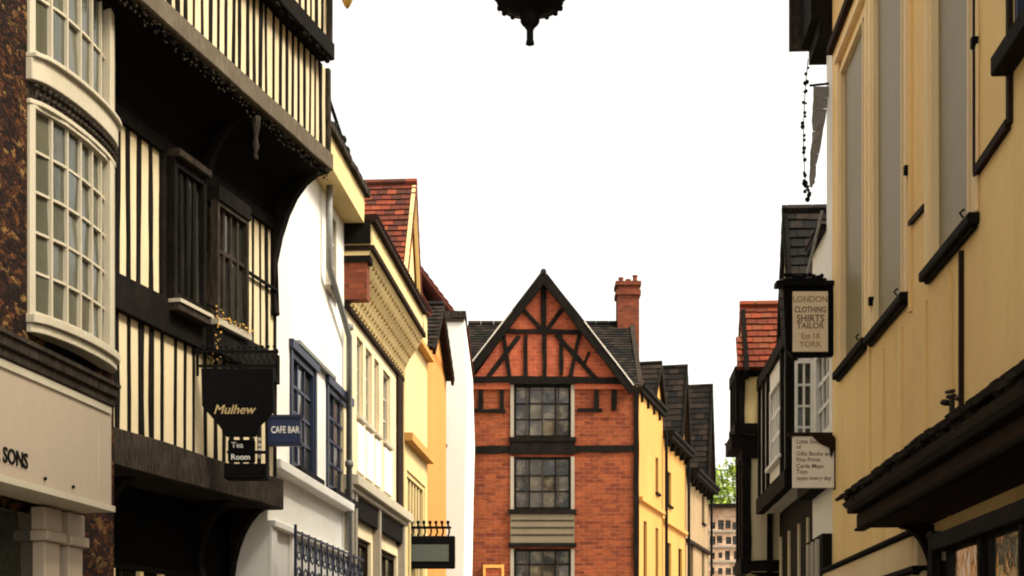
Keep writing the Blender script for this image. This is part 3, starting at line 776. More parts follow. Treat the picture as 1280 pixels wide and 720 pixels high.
# ---- narrow yellow, orange, white houses
F5 = left(-4.133, .074)
h5 = thing('yellow_house', 'narrow yellow house with mullioned shopfront, between the coved cream house and the orange house', 'house', F5.P(29.5, .11, 0))
u50, u51 = u41+.14, F5.u(531)
house(F5, h5, u50, u51, .11, 9.0, [(u50+.3, u51-.3, 2.8, 5.4)], 5, 'creamb', off=.05)
window(F5, h5, u50+.3, u51-.3, 2.8, 5.4, 6, 1, 'creamb', 'glassm', .09, .10, .05, .08)
mb = MB(); mb.cut(); F5.box(mb, u50, u51, 5.9, 6.05, .04, .2); mb.cut(); F5.box(mb, u50, u51, 8.0, 8.1, .04, .2); mb.build_each('string_course', 'golden', h5)
t5 = gable_roof_along(F5, h5, u50, u51, 9.0, 5, 1.2, 'redtile', over=.15); t5.build('end_gable', 'creamb', h5)
h6 = thing('orange_house', 'plain orange rendered house front with dark tiled eave, left of the bright white gable wall', 'house', F5.P(33, .11, 0))
u60, u61 = u51+.02, F5.u(555)
house(F5, h6, u60, u61, .11, 8.5, [(u60+.6, u61-.5, 1.0, 3.6)], 5, 'orange', off=.05)
window(F5, h6, u60+.6, u61-.5, 1.0, 3.6, 4, 1, 'creamb', 'glassm', .08, .08, .05, .08)
cross_gable(F5, h6, u60-.1, u60+1.3, u61, 8.3, 9.5, 5, 'orange', 'darktile', 'timbrown', .2, .05)
Y7 = 36.0
F7 = front(Y7)
h7 = thing('white_gable_house', 'bright white rendered end wall standing left of the tall red brick gabled house', 'house', (-1.8, Y7, .11))
mb = MB()
prev = None
F7.prism(mb, [(-3.4, .11), (X(578, Y7), .11), (X(579, Y7), 3.2), (X(582, Y7), 6.5), (X(584, Y7), 8.0), (X(582, Y7), 9.3), (X(581, Y7), 9.95), (-3.4, 9.95)], -7.4, 0)
mb.build('wall', 'white', h7)
mb = MB()
for k in range(6): F7.box(mb, X(529, Y7)+k*.17, X(529, Y7)+k*.17+.165, 9.95+R(0, .04), 10.1+R(0, .06), -.9, .06)
F7.box(mb, X(530, Y7), X(580, Y7), 9.9, 9.96, -1, .05); mb.build('coping', 'timberg', h7)
mb = MB(); tiles(mb, (-1.1, Y7+.9, 9.95), (0, 6.4, 0), (-1.2, 0, 1.6), .25, .2); tiles(mb, (-3.5, Y7+.9, 9.95), (0, 6.4, 0), (1.2, 0, 1.6), .25, .2); mb.build('roof', 'redtile', h7)
mb = MB(); mb.tube([F7.P(X(556, Y7), 7.9, .05), F7.P(X(556, Y7), 7.0, .05)], .03, 6); mb.blob(F7.P(X(556, Y7), 6.95, .06), .07); mb.build('wall_iron', 'iron', h7)
# black sign with grey panel
y5 = 29.8
S5 = front(y5)
s5 = thing('hanging_sign', 'wide black sign with blank grey-green panel and iron cresting, before the orange house', 'sign', (X(535, y5), y5, Z(712, y5)))
mb = MB(); S5.box(mb, X(500, y5), X(569, y5), Z(711, y5), Z(670, y5), -.06, .06); mb.build('board', 'signblack', s5, bevel=.02)
mb = MB(); S5.box(mb, X(509, y5), X(561, y5), Z(702, y5), Z(681, y5), .06, .075); mb.build('panel', 'greypanel', s5)
mb = MB(); S5.box(mb, X(494, y5), X(564, y5), Z(661, y5), Z(658, y5), -.03, .03)
for k in range(9):
    x = X(500+k*7.5, y5); mb.tube([S5.P(x, Z(670, y5), 0), S5.P(x+.03, Z(665, y5), 0), S5.P(x, Z(655, y5), 0)], .02, 5); mb.blob(S5.P(x, Z(653, y5), 0), .04, n=6)
mb.tube([S5.P(X(488, y5)-.3, Z(660, y5), 0), S5.P(X(500, y5), Z(660, y5), 0)], .03, 6)
mb.build('cresting', 'iron', s5)

# ================================================================== CENTRE: red brick gabled house
YC = 44.0
FC = front(YC)
cx = lambda px, Y=YC: X(px, Y)
cz = lambda py, Y=YC: Z(py, Y)
hc = thing('brick_gabled_house', 'tall red brick house with black timbered gable facing down the street', 'house', (1.2, YC, .11))
wx0, wx1 = cx(638), cx(718)
rowsC = [(cz(547), cz(481)), (cz(637), cz(571)), (cz(740), cz(686))]
xl, xr = cx(584), cx(797)
house(FC, hc, xl, xr, .11, cz(487), [(wx0, wx1, a, b) for a, b in rowsC[1:]]+[(wx0, wx1, rowsC[0][0], cz(487)-.001)], 9, 'redbrick')
mb = MB()   # gable wall above
G = Fac(FC.A+FC.N*.08, FC.U, FC.N)
zg = cz(487)
G.prism(mb, [(cx(586), zg), (wx0, zg), (wx0, cz(479)), (cx(588), cz(479))], -.3, 0)
G.prism(mb, [(wx1, zg), (cx(790), zg), (cx(783), cz(479)), (wx1, cz(479))], -.3, 0)
G.prism(mb, [(cx(588), cz(479)), (cx(783), cz(479)), (cx(679), cz(352))], -.3, 0)
mb.build('gable_wall', 'infill', hc)
def cp(px, py): return (cx(px), cz(py))
mb = MB()
def cb(a, b, w=.14): G.beam(mb, cp(*a), cp(*b), w, -.02, .05, .15)
cb((586, 475.5), (782, 476.5), .18)
cb((679, 358), (679.5, 411), .15); cb((654, 388), (680, 417), .13); cb((702, 388), (681, 417), .13)
cb((634, 415), (727, 416), .13)
cb((680.5, 418), (680.5, 472), .13); cb((657, 420), (657, 472), .12); cb((700.5, 420), (701.5, 470), .12)
cb((629, 418), (637, 472), .12); cb((724, 420), (713, 472), .12)
cb((649, 421), (610, 472), .13); cb((695, 419), (744, 474), .13); cb((736, 441), (730, 456), .08)
mb.build('gable_timber', 'timber', hc)
mb = MB()
def cb2(a, b, w=.13): FC.beam(mb, cp(*a), cp(*b), w, -.02, .05, .15)
for px in (601, 627, 745.5, 768): cb2((px, 488), (px, 513))
cb2((586, 513), (632, 514), .1); cb2((722, 513), (753, 513), .1)
cb2((795.5, 484), (795.5, 720), .16); cb2((795.5, 720), (795.5, 870), .16)
cb2((767, 486), (767, 512), .12)
cb2((584, 563), (797, 561), .2)
mb.build('timber_frame', 'timber', hc)
# verge boards and pale lead edge
mb = MB(); Gv = Fac(FC.A+FC.N*.3, FC.U, FC.N)
Gv.beam(mb, cp(679, 349), cp(584, 472), .26, -.1, .02, .05); Gv.beam(mb, cp(679, 349), cp(791, 491), .26, -.1, .02, .05)
mb.build('bargeboard', 'timber', hc)
mb = MB(); mb.cut(); Gv.beam(mb, cp(640, 391), cp(585, 462), .035, .02, .04); mb.cut(); Gv.beam(mb, cp(730, 405), cp(791, 484), .035, .02, .04)
mb.build_each('lead_edge', 'palelead', hc)
mb = MB()
ap = Vector((cx(679), 0, cz(345))); l_ = Vector((cx(583), 0, cz(468))); r_ = Vector((cx(793), 0, cz(487)))
for e in (l_, r_):
    O = Vector((e.x, YC-.32, e.z)); tiles(mb, O, (0, 6.3, 0), (ap.x-e.x, 0, ap.z-e.z), .22, .18)
for k in range(15): mb.tube([(ap.x, YC-.32+k*.4, ap.z+.05), (ap.x, YC-.32+k*.4+.39, ap.z+.05)], .09, 6)
# main roof behind with its ridge across the street
zr = cz(406, 47.5)
O = Vector((X(580, YC), YC+.2, cz(480))); tiles(mb, O, (X(803, YC)-X(580, YC), 0, 0), (0, 3.3, zr-O.z), .22, .18)
O = Vector((X(580, YC), YC+7.6, cz(480))); tiles(mb, O, (X(803, YC)-X(580, YC), 0, 0), (0, -4.1, zr-O.z), .4, .3)
for k in range(13): mb.tube([(X(581, YC)+k*.4, YC+3.5, zr+.04), (X(581, YC)+k*.4+.39, YC+3.5, zr+.04)], .09, 6)
mb.build('roof', 'darktile', hc)
mb = MB()   # right-hand end gable of that roof
Fe = Fac((xr+.03, YC), (0, 1), (1, 0))
Fe.prism(mb, [(.02, cz(487)), (8.9, cz(487)), (3.5, zr-.1)], -.3, 0); mb.build('end_gable', 'golden', hc)
mb = MB()
Fe.beam(mb, (.2, cz(484)), (3.5, zr), .2, .0, .14); Fe.beam(mb, (3.5, zr), (7.6, cz(484)), .2, .0, .14); mb.build('end_bargeboard', 'timberg', hc)
# chimney
yk = 47.6
mb = MB(); a, b = X(771, yk), X(798, yk)
mb.box(a, b, yk-.35, yk+.45, cz(470), Z(372, yk)); mb.box(a-.05, b+.05, yk-.4, yk+.5, Z(372, yk), Z(366, yk)); mb.box(a-.0, b+.0, yk-.35, yk+.45, Z(366, yk), Z(360, yk)); mb.box(a-.06, b+.06, yk-.41, yk+.51, Z(360, yk), Z(355, yk))
chm = mb.build('chimney', 'chimbrick', hc)
for k in range(3):
    mb = MB(); x = a+.13+k*.22; hgt = (.2, .12, .26)[k]
    mb.lathe((x, yk+R(-.1, .1), Z(355, yk)), [(.09, 0), (.1, .03), (.075, .06), (.07, hgt-.06), (.09, hgt-.04), (.085, hgt), (.05, hgt-.01)], 10); mb.build('chimney_pot', 'chimbrick', chm)
# windows
for i, (a, b) in enumerate(rowsC):
    w = window(FC, hc, wx0+.1, wx1-.1, a, b, 4, 3, 'timber', 'glassc', .07, .04, 0, .05, rowpos=[0, .33, .66, 1])
    mb = MB(); FC.box(mb, wx0, wx0+.1, a, b, -.1, .05); FC.box(mb, wx1-.1, wx1, a, b, -.1, .05); mb.build('jamb', 'stonegrey', w)
    mb = MB()
    for u_ in (.25, .5, .75): FC.box(mb, wx0+(wx1-wx0)*u_-.02, wx0+(wx1-wx0)*u_+.02, a, b, -.1, .0)
    mb.build('mullion', 'timberg', w)
mb = MB(); mb.cut(); FC.box(mb, wx0-.05, wx1+.05, cz(552), cz(547), -.1, .12); FC.box(mb, wx0-.02, wx1+.02, cz(568), cz(552), -.1, .08)
mb.cut(); FC.box(mb, wx0-.05, wx1+.05, cz(643), cz(637), -.1, .14); mb.cut(); FC.box(mb, wx0-.06, wx1+.05, cz(684), cz(679), -.1, .14)
mb.cut(); FC.box(mb, wx0-.02, wx1+.02, cz(481), cz(478), -.1, .16)
mb.build_each('window_sill', 'timber', hc)
mb = MB(); FC.box(mb, wx0, wx1, cz(679), cz(643), -.1, .1)
mb.build('apron', 'apron', hc)
mb = MB()
for z in (652, 661, 670): FC.box(mb, wx0+.02, wx1-.02, cz(z), cz(z-2), .1, .112)
mb.build('apron_moulding', 'timberg', hc)
osn = thing('shop_sign', 'small orange framed shop sign low on the red brick gabled house', 'sign', (cx(617), YC, cz(722)))
mb = MB(); FC.box(mb, cx(604), cx(630), cz(710), cz(706), .0, .1); FC.box(mb, cx(604), cx(607), cz(735), cz(710), .0, .1); FC.box(mb, cx(627), cx(630), cz(735), cz(710), .0, .1)
mb.build('frame', 'orangepaint', osn); mb = MB(); FC.box(mb, cx(607), cx(627), cz(735), cz(710), .0, .05); mb.build('panel', 'infill', osn)

# ================================================================== row beyond it, on the bending street
F8 = left(-7.82, .26)
Yu = math.sqrt(1+.26**2)
rowh = [ (44.3, 48.6, 'golden', 47.6, 11.0, 'darktile', 'warm yellow rendered house front just beyond the red brick gabled house', 'golden_house'),
         (48.7, 53.6, 'golden', 52.6, 11.9, 'darktile', 'golden house with brown jettied eave, second beyond the red brick gabled house', 'golden_house'),
         (53.7, 59.8, 'brownstone', 58.8, 12.4, 'darktile', 'brown stone house with tall dark roof, last of the row beyond the brick gable', 'stone_house')]
EAVES = [9.9, 9.25, 8.7]
for ih, (ya, yb_, mt, yr, zr_, rm, lab, nm) in enumerate(rowh):
    ze_ = EAVES[ih]-9.5; pe = (.12, .3, .42)[ih]
    o = thing(nm, lab, 'house', F8.P((ya+yb_)/2*Yu, .11, 0), 'houses on the bend')
    a, b = ya*Yu, yb_*Yu
    ws = []
    nW = 2
    for k in range(nW):
        uc = a+(b-a)*(k+.5)/nW
        hw_ = (.3, .45, .38)[ih]; dz = (.0, -.25, .2)[ih]; ws += [(uc-hw_, uc+hw_, 4.3+dz, 6.1+dz)]+([(uc-hw_, uc+hw_, 7.2+dz*.5, 8.3+dz*.5)] if (k+ih) % 2 else [])
    ws.append((a+.8, b-.8, .6, 2.7))
    house(F8, o, a, b, .11, 9.5+ze_, ws, 5, mt)
    for w in ws: window(F8, o, w[0], w[1], w[2], w[3], 2, 3, 'timber', 'glass', .06, .04, 0, .12, (.06, .08, .08))
    mb = MB(); F8.box(mb, a, b, 6.6-ih*.2, 6.72-ih*.2, -.01, .12); mb.build('string_course', 'timbrown' if mt != 'golden' else 'golden', o)
    mb = MB(); F8.box(mb, a, b, 3.1, 3.6, -.01, .16); F8.box(mb, a, b, 3.6, 3.7, -.01, .3); mb.build('shop_fascia', 'white', o)
    mb = MB()
    for k in range(5): mb.cut(); u = a+.1+(b-a-.2)*k/4; F8.box(mb, u-.06, u+.06, .11, 3.1, 0, .1)
    mb.build_each('shop_pilaster', 'white', o)
    mb = MB(); uu = a+.3
    while uu < b-.2: mb.cut(); F8.box(mb, uu, uu+.1, 9.12+ze_, 9.35+ze_, -.01, pe*.6); uu += 1.1
    mb.build_each('eave_bracket', 'timber', o)
    mb = MB(); mb.tube([F8.P(b-.12, 9.3, .14), F8.P(b-.12, .2, .14)], .05, 6); mb.build('downpipe', 'iron', o)
    mb = MB(); F8.box(mb, a, b, 9.35+ze_, 9.5+ze_, -.01, pe); F8.box(mb, a, b, 9.5+ze_, 9.6+ze_, -.3, pe+.07); mb.build('eave', 'timber', o)
    cross_gable(F8, o, (yr-1.1)*Yu, yr*Yu, min(b, (yr+1.0)*Yu), 9.55+ze_, zr_+.25, 5, mt, rm, 'timber', .15+ih*.08, 0, tw=.3, th=.22)
    mb = MB(); F8.box(mb, a, b, 9.5+ze_, 9.7+ze_, -5, -.31); mb.build('flat_roof', 'lead', o)
# far end of the street
YE = 78
FE = front(YE)
he = thing('rubble_stone_house', 'pale stone house of many small dark windows closing the far end of the street', 'house', (X(900, YE), YE, .11))
ze = Z(634, YE)
hs = []
xs = [X(872+9.5*k, YE) for k in range(9)]
for r in range(6):
    zz = Z(652+r*19, YE)
    for k, x in enumerate(xs):
        hs.append((x-.13+R(-.05,.05), x+.13+R(-.05,.05), zz-.36+R(-.06, .06), zz+R(-.05, .08)))
house(FE, he, X(858, YE), X(965, YE), .11, ze, hs, 6, 'stonewall')
for h_ in hs: window(FE, he, h_[0], h_[1], h_[2], h_[3], 1, 2, 'timbrown', 'glass', .03, .03, 0, .1)
mb = MB(); O = Vector((X(856, YE), YE-.3, ze)); tiles(mb, O, (X(967, YE)-X(856, YE), 0, 0), (0, 3.3, .5), .5, .3); tiles(mb, (X(856, YE), YE+6.3, ze), (X(967, YE)-X(856, YE), 0, 0), (0, -3.3, .5), .5, .3)
mb.build('roof', 'darktile', he)
mb = MB()
for r in range(6): FE.box(mb, X(866, YE), X(958, YE), Z(657+r*19, YE)-.35, Z(657+r*19, YE)-.25, -.02, .07)
mb.build('string_course', 'stonegrey', he)

# trees behind
def tree(x, y, h, rad, mat, lab, n=2600):
    t = thing('broadleaf_tree', lab, 'tree', (x, y, 0), 'trees beyond the street end')
    mb = MB(); top = h*.45
    mb.tube([(x, y, 0), (x+.1, y, h*.2), (x-.05, y+.1, top)], .32, 8, .2)
    for k in range(7):
        a = R(0, 2*PI); l = rad*R(.5, .8)
        mb.tube([(x, y, top*R(.8, 1)), (x+math.cos(a)*l*.5, y+math.sin(a)*l*.5, top+h*.15), (x+math.cos(a)*l, y+math.sin(a)*l, top+h*R(.2, .45))], .12, 6, .03)
    mb.build('trunk', 'bark', t)
    mb = MB(); cl = []
    for k in range(34):
        a = R(0, 2*PI); e = R(-.5, 1); rr = rad*R(.35, 1)
        cl.append((x+math.cos(a)*rr*math.cos(e), y+math.sin(a)*rr*math.cos(e), h*.68+math.sin(e)*h*.3*R(.5, 1), R(.5, 1.0)))
    for k in range(n):
        c = random.choice(cl); d = Vector((random.gauss(0, 1), random.gauss(0, 1), random.gauss(0, 1))).normalized()*c[3]*R(.5, 1.1)
        p = Vector(c[:3])+d; s_ = R(.09, .2); a1 = Vector((R(-1,1), R(-1,1), R(-1,1))).normalized(); b1 = a1.cross(Vector((R(-1,1), R(-1,1), R(-1,1)))).normalized()
        mb.poly([p-a1*s_, p+b1*s_*.6, p+a1*s_, p-b1*s_*.6])
    mb.build('crown', mat, t)
tree(X(893, 92), 92, 15.0, 3.4, 'leaf', 'yellow-green tree above the roof closing the street')
tree(X(925, 96), 96, 16.6, 3.4, 'leaf', 'taller green tree beside the dark jettied house at the street end')
tree(X(948, 88), 88, 13.8, 2.6, 'leafd', 'dark green tree mostly behind the timbered houses on the right')

# ================================================================== RIGHT SIDE
FR = right(2.9, .055)
h9 = thing('yellow_rendered_house', 'large ochre yellow rendered house with three tall blind windows, nearest on the right', 'house', FR.P(13, .11, 0))
uR0, uR1 = 6.0, 18.64
WR = []
for (a, b, s_, t_) in ((1083, 1051, 5.16, 8.72), (1133, 1092, 5.12, 8.72), (1219, 1164, 5.08, 8.72)):
    WR.append((FR.u(a), FR.u(b), s_, t_))
w4 = (7.4, FR.u(1268), 5.9, 8.72)
house(FR, h9, uR0, uR1, .11, 11.8, [tuple(w) for w in WR]+[w4], 5, 'yellow')
for w in WR:
    window(FR, h9, w[0], w[1], w[2], w[3], 1, 1, 'yellowtrim', 'blind', .06, .03, 0, .035)
    mb = MB(); FR.box(mb, w[0]+.17, w[0]+.21, w[2]+.06, w[3]-.06, -.04, .012); mb.build('sash_stile', 'yellowtrim', h9)
    mb = MB()
    FR.box(mb, w[0]-.10, w[0], w[2], w[3]+.1, .0, .016); FR.box(mb, w[1], w[1]+.10, w[2], w[3]+.1, .0, .04)
    FR.box(mb, w[0]-.13, w[0]-.1, w[2], w[3]+.1, .0, .03)
    FR.box(mb, w[0]-.1, w[1]+.1, w[3]+.1, w[3]+.18, .0, .07)
    mb.build('architrave', 'yellowtrim', h9, bevel=.008)
    mb = MB(); FR.box(mb, w[0]-.14, w[1]+.1, w[2]-.09, w[2]-.002, -.05, .09); FR.box(mb, w[0]-.1, w[1]+.06, w[2]-.12, w[2]-.09, .0, .05)
    mb.build('window_sill', 'timber', h9, bevel=.012)
    mb = MB(); mb.tube([FR.P(w[0]+.05, w[2]+.01, .08), FR.P(w[0]+.07, w[2]+.05, .1), FR.P(w[0]+.02, w[2]+.06, .08)], .01, 6); mb.build('window_stay', 'iron', h9)
window(FR, h9, w4[0], w4[1], w4[2], w4[3], 2, 3, 'navy', 'glass', .07, .04, 0, .05)
mb = MB(); FR.box(mb, w4[0], w4[1]+.1, 5.76, 5.9, -.05, .14); mb.build('window_sill', 'timber', h9, bevel=.012)
mb = MB()   # latches on the jambs
for px, py in ((1127, 208), (1210, 48), (1083, 372)):
    mb.cut()
    u, z = FR.uz(px, py, .08)
    FR.prism(mb, [(u-.04, z), (u+.02, z), (u+.02, z-.07), (u-.01, z-.09)], .01, .06)
mb.build_each('shutter_catch', 'iron', h9)
mb = MB()
u, z = FR.uz(1204, 300); FR.beam(mb, (u, 2.9), (u, 4.92), .06, 0, .03, .04)
u2, z2 = FR.uz(1265, 100); FR.beam(mb, (u2, FR.uz(1265, 155)[1]), (u2, 9.2), .07, 0, .03, .05)
a = FR.uz(1223, 215); b = FR.uz(1264, 155); FR.beam(mb, a, b, .07, 0, .035, .05)
FR.beam(mb, (FR.u(1223), a[1]), (FR.u(1223), 9.0), .05, 0, .03, .05)
a = FR.uz(1139, 280); b = FR.uz(1158, 258); FR.beam(mb, a, b, .05, 0, .03, .05)
FR.beam(mb, (uR0, 9.2), (uR1, 9.2), .1, 0, .06, .03)
mb.build('exposed_timber', 'timbrown', h9)
mb = MB()
for px, z0, z1 in ((1088, 2.85, 9.1), (1140, 4.9, 9.1), (1158, 2.85, 4.85), (1105, 2.85, 4.85), (1128, 2.85, 4.85), (1190, 2.85, 4.85)):
    mb.cut(); u = FR.u(px); FR.beam(mb, (u, z0), (u, z1), .075, 0, .018, .06)
mb.build_each('plaster_rib', 'yellow', h9)
mb = MB(); FR.box(mb, uR0, uR1, 11.8, 12.0, -5.1, .35); mb.build('eave', 'timber', h9)
t9 = gable_roof_along(FR, h9, uR0, uR1, 12.0, 5, 2.6, 'redtile'); t9.build('end_gable', 'yellow', h9)
# tiled pent roof over the shop
pD = .68; up1 = FR.u(1059, pD)
pr = thing('pent_roof', 'long dark tiled canopy roof projecting over the nearest shop on the right', 'canopy', FR.P(10, 2.87, .3))
mb = MB(); FR.box(mb, uR0, up1, 2.87, 2.99, 0, pD-.08); mb.build('fascia', 'timbrown', pr, bevel=.01)
mb = MB(); FR.box(mb, uR0, up1+.03, 2.995, 3.06, .0, pD); FR.box(mb, uR0, up1+.02, 2.84, 2.868, pD-.16, pD-.06)
mb.build('moulding', 'timber', pr, bevel=.012)
mb = MB(); O = FR.P(uR0, 3.09, pD+.04); tiles(mb, O, FR.P(up1+.06, 3.09, pD+.04)-O, FR.P(uR0, 3.62, .02)-O, .17, .14, .03, 1.6)
u = uR0
while u < up1: mb.blob(FR.P(u, 3.1+R(-.01, .03), pD+.0), R(.02, .05), 1.2, 1.2, R(.6, 1.1), 6); u += R(.07, .15)
mb.build('roof_tile', 'blacktile', pr)
mb = MB()
FR.prism(mb, [(up1-.12, 2.86), (up1, 2.86), (up1, 2.6), (up1-.05, 2.45)], .0, .12); mb.build('corbel', 'timber', pr)
for (px, py, lab) in ((1100, 590, 'small broken ridge ornament near the far end of the dark canopy roof'), (1190, 494, 'broken carved ornament half way along the dark canopy roof')):
    u, z = FR.uz(px, py, .45)
    mb = MB()
    for k in range(7): mb.blob(FR.P(u+R(-.16, .16), z+R(-.05, .02), .45+R(-.04, .04)), R(.012, .03), 1.3, 1.3, .8, 6)
    mb.tube([FR.P(u-.05, z+.02, .45), FR.P(u+.16, z+.05, .45)], .015, 5)
    mb.tube([FR.P(u, 3.2, .45), FR.P(u, z, .45)], .02, 5)
    tag(mb.build('roof_ornament', 'blacktile', None, True), lab, 'ornament')
# projecting glazed shop bay below the canopy
yB = 10.35
bay = thing('shop_bay', 'projecting dark framed glazed shop bay tucked under the canopy, bottom right', 'shopfront', FR.P(9, .11, .3))
SB = front(yB)
x0b, x1b = X(1166, yB), X(1282, yB)
mb = MB()
SB.box(mb, x0b-.02, x1b, Z(673, yB), Z(664, yB), -.1, .03)
for px, w in ((1170, .035), (1236, .03), (1262, .02)): SB.box(mb, X(px, yB)-w, X(px, yB)+w, .5, Z(673, yB), -.08, .02)
SB.box(mb, x0b, x1b, .11, .5, -.06, .01)
FR.box(mb, 6.4, yB-.0, 2.42, 2.53, .48, .62); FR.box(mb, 6.4, yB, .11, .5, .48, .58)
for u in (6.5, 7.4, 8.3, 9.2): FR.box(mb, u-.035, u+.035, .5, 2.42, .5, .58)
mb.build('frame', 'timber', bay, bevel=.008)
mb = MB(); SB.box(mb, x0b+.03, x1b, .5, Z(673, yB), -.06, -.03); FR.box(mb, 6.4, yB-.08, .5, 2.42, .5, .53); mb.build('glazing', 'glass', bay)
mb = MB(); SB.box(mb, X(1176, yB), X(1228, yB), Z(700, yB), Z(676, yB), -.03, -.02); SB.box(mb, X(1241, yB), X(1253, yB), .6, Z(676, yB), -.03, -.02); mb.build('notice', 'parch', bay)
mb = MB(); SB.box(mb, X(1192, yB), X(1214, yB), .8, Z(679, yB), -.02, -.01); mb.build('display', 'signblack', bay)
mb = MB(); FR.box(mb, 6.2, FR.u(1166), .3, 2.6, .003, .05); mb.build('stallboard', 'timbrown', bay)
# beige shop fascia on the wall, further along
bf = thing('shop_fascia', 'beige shop fascia board with dark beaded top edge, below the far end of the canopy', 'shopfront', FR.P(16, 2.5, .1))
ufa, ufb = FR.u(1149, .1), uR1-.02
mb = MB(); FR.box(mb, ufa, ufb, 2.52, 2.8, .0, .12); FR.box(mb, ufa, ufb, 2.3, 2.48, .0, .06); mb.build('board', 'yellowtrim', bf, bevel=.01)
mb = MB(); FR.box(mb, ufa, ufb, 2.48, 2.52, .0, .16); u = ufa
while u < ufb: mb.blob(FR.P(u, 2.83, .12), .045, 1, 1, .7, 6); u += .075
mb.build('tiled_edge', 'timber', bf)
bracket(FR, mb2 := MB(), ufa-.14, .12, 2.2, 2.84, .28); mb2.build_each('bracket', 'timber', bf)
mb = MB(); FR.box(mb, ufa+.1, ufb-.2, .7, 2.3, .003, .03); mb.build('shop_window', 'glass', bf)

# ---- dark fronted tall house, then timbered houses
h10 = thing('gabled_white_house', 'white fronted house with black overhanging eave beside the ochre yellow house', 'house', FR.P(19.5, .11, 0))
a10, b10 = uR1+.02, 20.35
ww = (a10+.5, b10-.2, FR.uz(1025, 540)[1], FR.uz(1025, 462)[1])
ww = (FR.u(1037, 0), FR.u(1019, 0), 4.62, 5.75)
house(FR, h10, a10, b10, .11, 7.2, [ww], 5, 'white')
window(FR, h10, ww[0], ww[1], ww[2], ww[3], 3, 3, 'white', 'glassm', .05, .05, 0, .05)
F10 = Fac(FR.A-FR.N*.0, FR.U, FR.N)
house(FR, h10, a10, a10+.45, 7.2, 9.4, [], 5, 'white', name='upper_wall')
# black boarded overhang high up
mb = MB()
for z0, z1, dd in ((9.4, 9.6, .16), (9.6, 11.2, .26), (11.2, 13.0, .22)):
    FR.box(mb, a10, a10+.9, z0, z1, -5, dd)
mb.build('boarded_overhang', 'timber', h10)
mb = MB(); FR.beam(mb, (a10+.92, 9.6), (a10+.92, 13), .08, .1, .4); mb.build('corner_post', 'timberg', h10)
mb = MB(); FR.box(mb, a10, b10, .11, 3.3, .0, .12); FR.box(mb, a10, b10, 3.9, 4.1, .0, .2)
mb.build('shopfront_board', 'timber', h10)
mb = MB()
for px in (1036, 1030, 1024): mb.cut(); FR.box(mb, FR.u(px)-.03, FR.u(px)+.05, .5, 3.25, .12, .16)
mb.build_each('shop_post', 'paint', h10)
mb = MB(); tiles(mb, FR.P(a10+.46, 7.2, .1), FR.U*(b10-a10-.46), FR.P(a10+.46, 7.5, -4)-FR.P(a10+.46, 7.2, .1), .2, .15); mb.build('roof', 'darktile', h10)
# grey pennant and bulb string below the overhang
yf = 18.9
S10 = front(yf)
fl = thing('pennant', 'limp grey cloth pennant hanging below the black overhang on the right', 'flag', (X(1022, yf), yf, Z(235, yf)))
mb = MB()
L = []
for k in range(10):
    py = 108+k*14; t = k/9; c = 1028-t*14; w = 8*(1-t)+2.5
    L.append((X(c-w+R(-1, 1), yf), X(c+w+R(-1, 1), yf), Z(py, yf)))
for k in range(9):
    (a, b, z), (a2, b2, z2) = L[k], L[k+1]
    j = .02*math.sin(k*1.3)
    mb.hexa([(a2, yf+j, z2), (b2, yf-j, z2), (b2, yf-j+.008, z2), (a2, yf+j+.008, z2), (a, yf-j, z), (b, yf+j, z), (b, yf+j+.008, z), (a, yf-j+.008, z)])
mb.build('cloth', 'cloth', fl)
mb = MB(); mb.tube([(X(1040, yf), yf, Z(104, yf)), (X(1012, yf), yf, Z(107, yf))], .015, 6); mb.build('rod', 'iron', fl)
bsn = thing('bulb_string', 'drooping string of small dark bulbs hanging from the black overhang', 'string lights', (X(1008, yf), yf+.1, Z(230, yf)))
mb = MB(); pts = [(X(1012-7*math.sin(k/12*PI*.8)+2*k/12, yf), yf+.1, Z(70+k*14, yf)) for k in range(13)]
mb.tube(pts, .006, 5); mb.build('cable', 'iron', bsn)
mb = MB()
for p in pts[1:]:
    for q in range(2): mb.blob(Vector(p)+Vector((R(-.02, .02), 0, R(-.06, .06))), R(.015, .03))
for q in range(9): mb.blob(Vector(pts[-1])+Vector((R(-.03, .08), 0, R(-.1, .14))), R(.02, .035))
mb.build('bulb', 'iron', bsn)
# framed parchment sign
yq = 18.3
SQ = front(yq)
q = thing('hanging_sign', 'black lantern-shaped sign with parchment panel and brown writing, beside the ochre house', 'sign', (X(1008, yq), yq, Z(447, yq)))
P_ = lambda a, b: (X(a, yq), Z(b, yq))
plaque(SQ, [P_(978, 358), P_(1041, 356), P_(1041, 446), (X(990, yq), Z(447, yq)), P_(981, 436)], -.06, .06, 'signblack', q, 'case')
mb = MB(); SQ.box(mb, X(969, yq), X(1041, yq), Z(359, yq), Z(353, yq), -.1, .1)
SQ.box(mb, X(979, yq), X(1032, yq), Z(353, yq), Z(349, yq), -.06, .06)
for k in range(10): mb.blob(SQ.P(X(982+k*5, yq), Z(346+R(-3, 1), yq), 0), .03, n=6)
mb.build('crest', 'iron', q)
mb = MB(); SQ.box(mb, X(989.5, yq), X(1033.5, yq), Z(441, yq), Z(366, yq), .06, .068); mb.build('panel', 'parch', q)
for s_, py, sz, sx_ in (('LONDON', 376, .105, .9), ('CLOTHING', 389, .1, .75), ('SHIRTS', 400, .12, .9), ('TAILOR', 409, .10, .95), ('Est 18', 422, .10, .9), ('YORK', 432, .10, 1)):
    text(s_, q, 'ink' if py in (389, 400, 409) else 'sepia', sz, SQ, X(1011.5, yq), Z(py, yq), .07, sx=sx_, ext=.001)
mb = MB(); mb.tube([SQ.P(X(1008, yq), Z(347, yq), 0), (X(1029, yq)+.0, yq+.05, Z(262, yq))], .018, 6); mb.build('stay', 'lead', q)
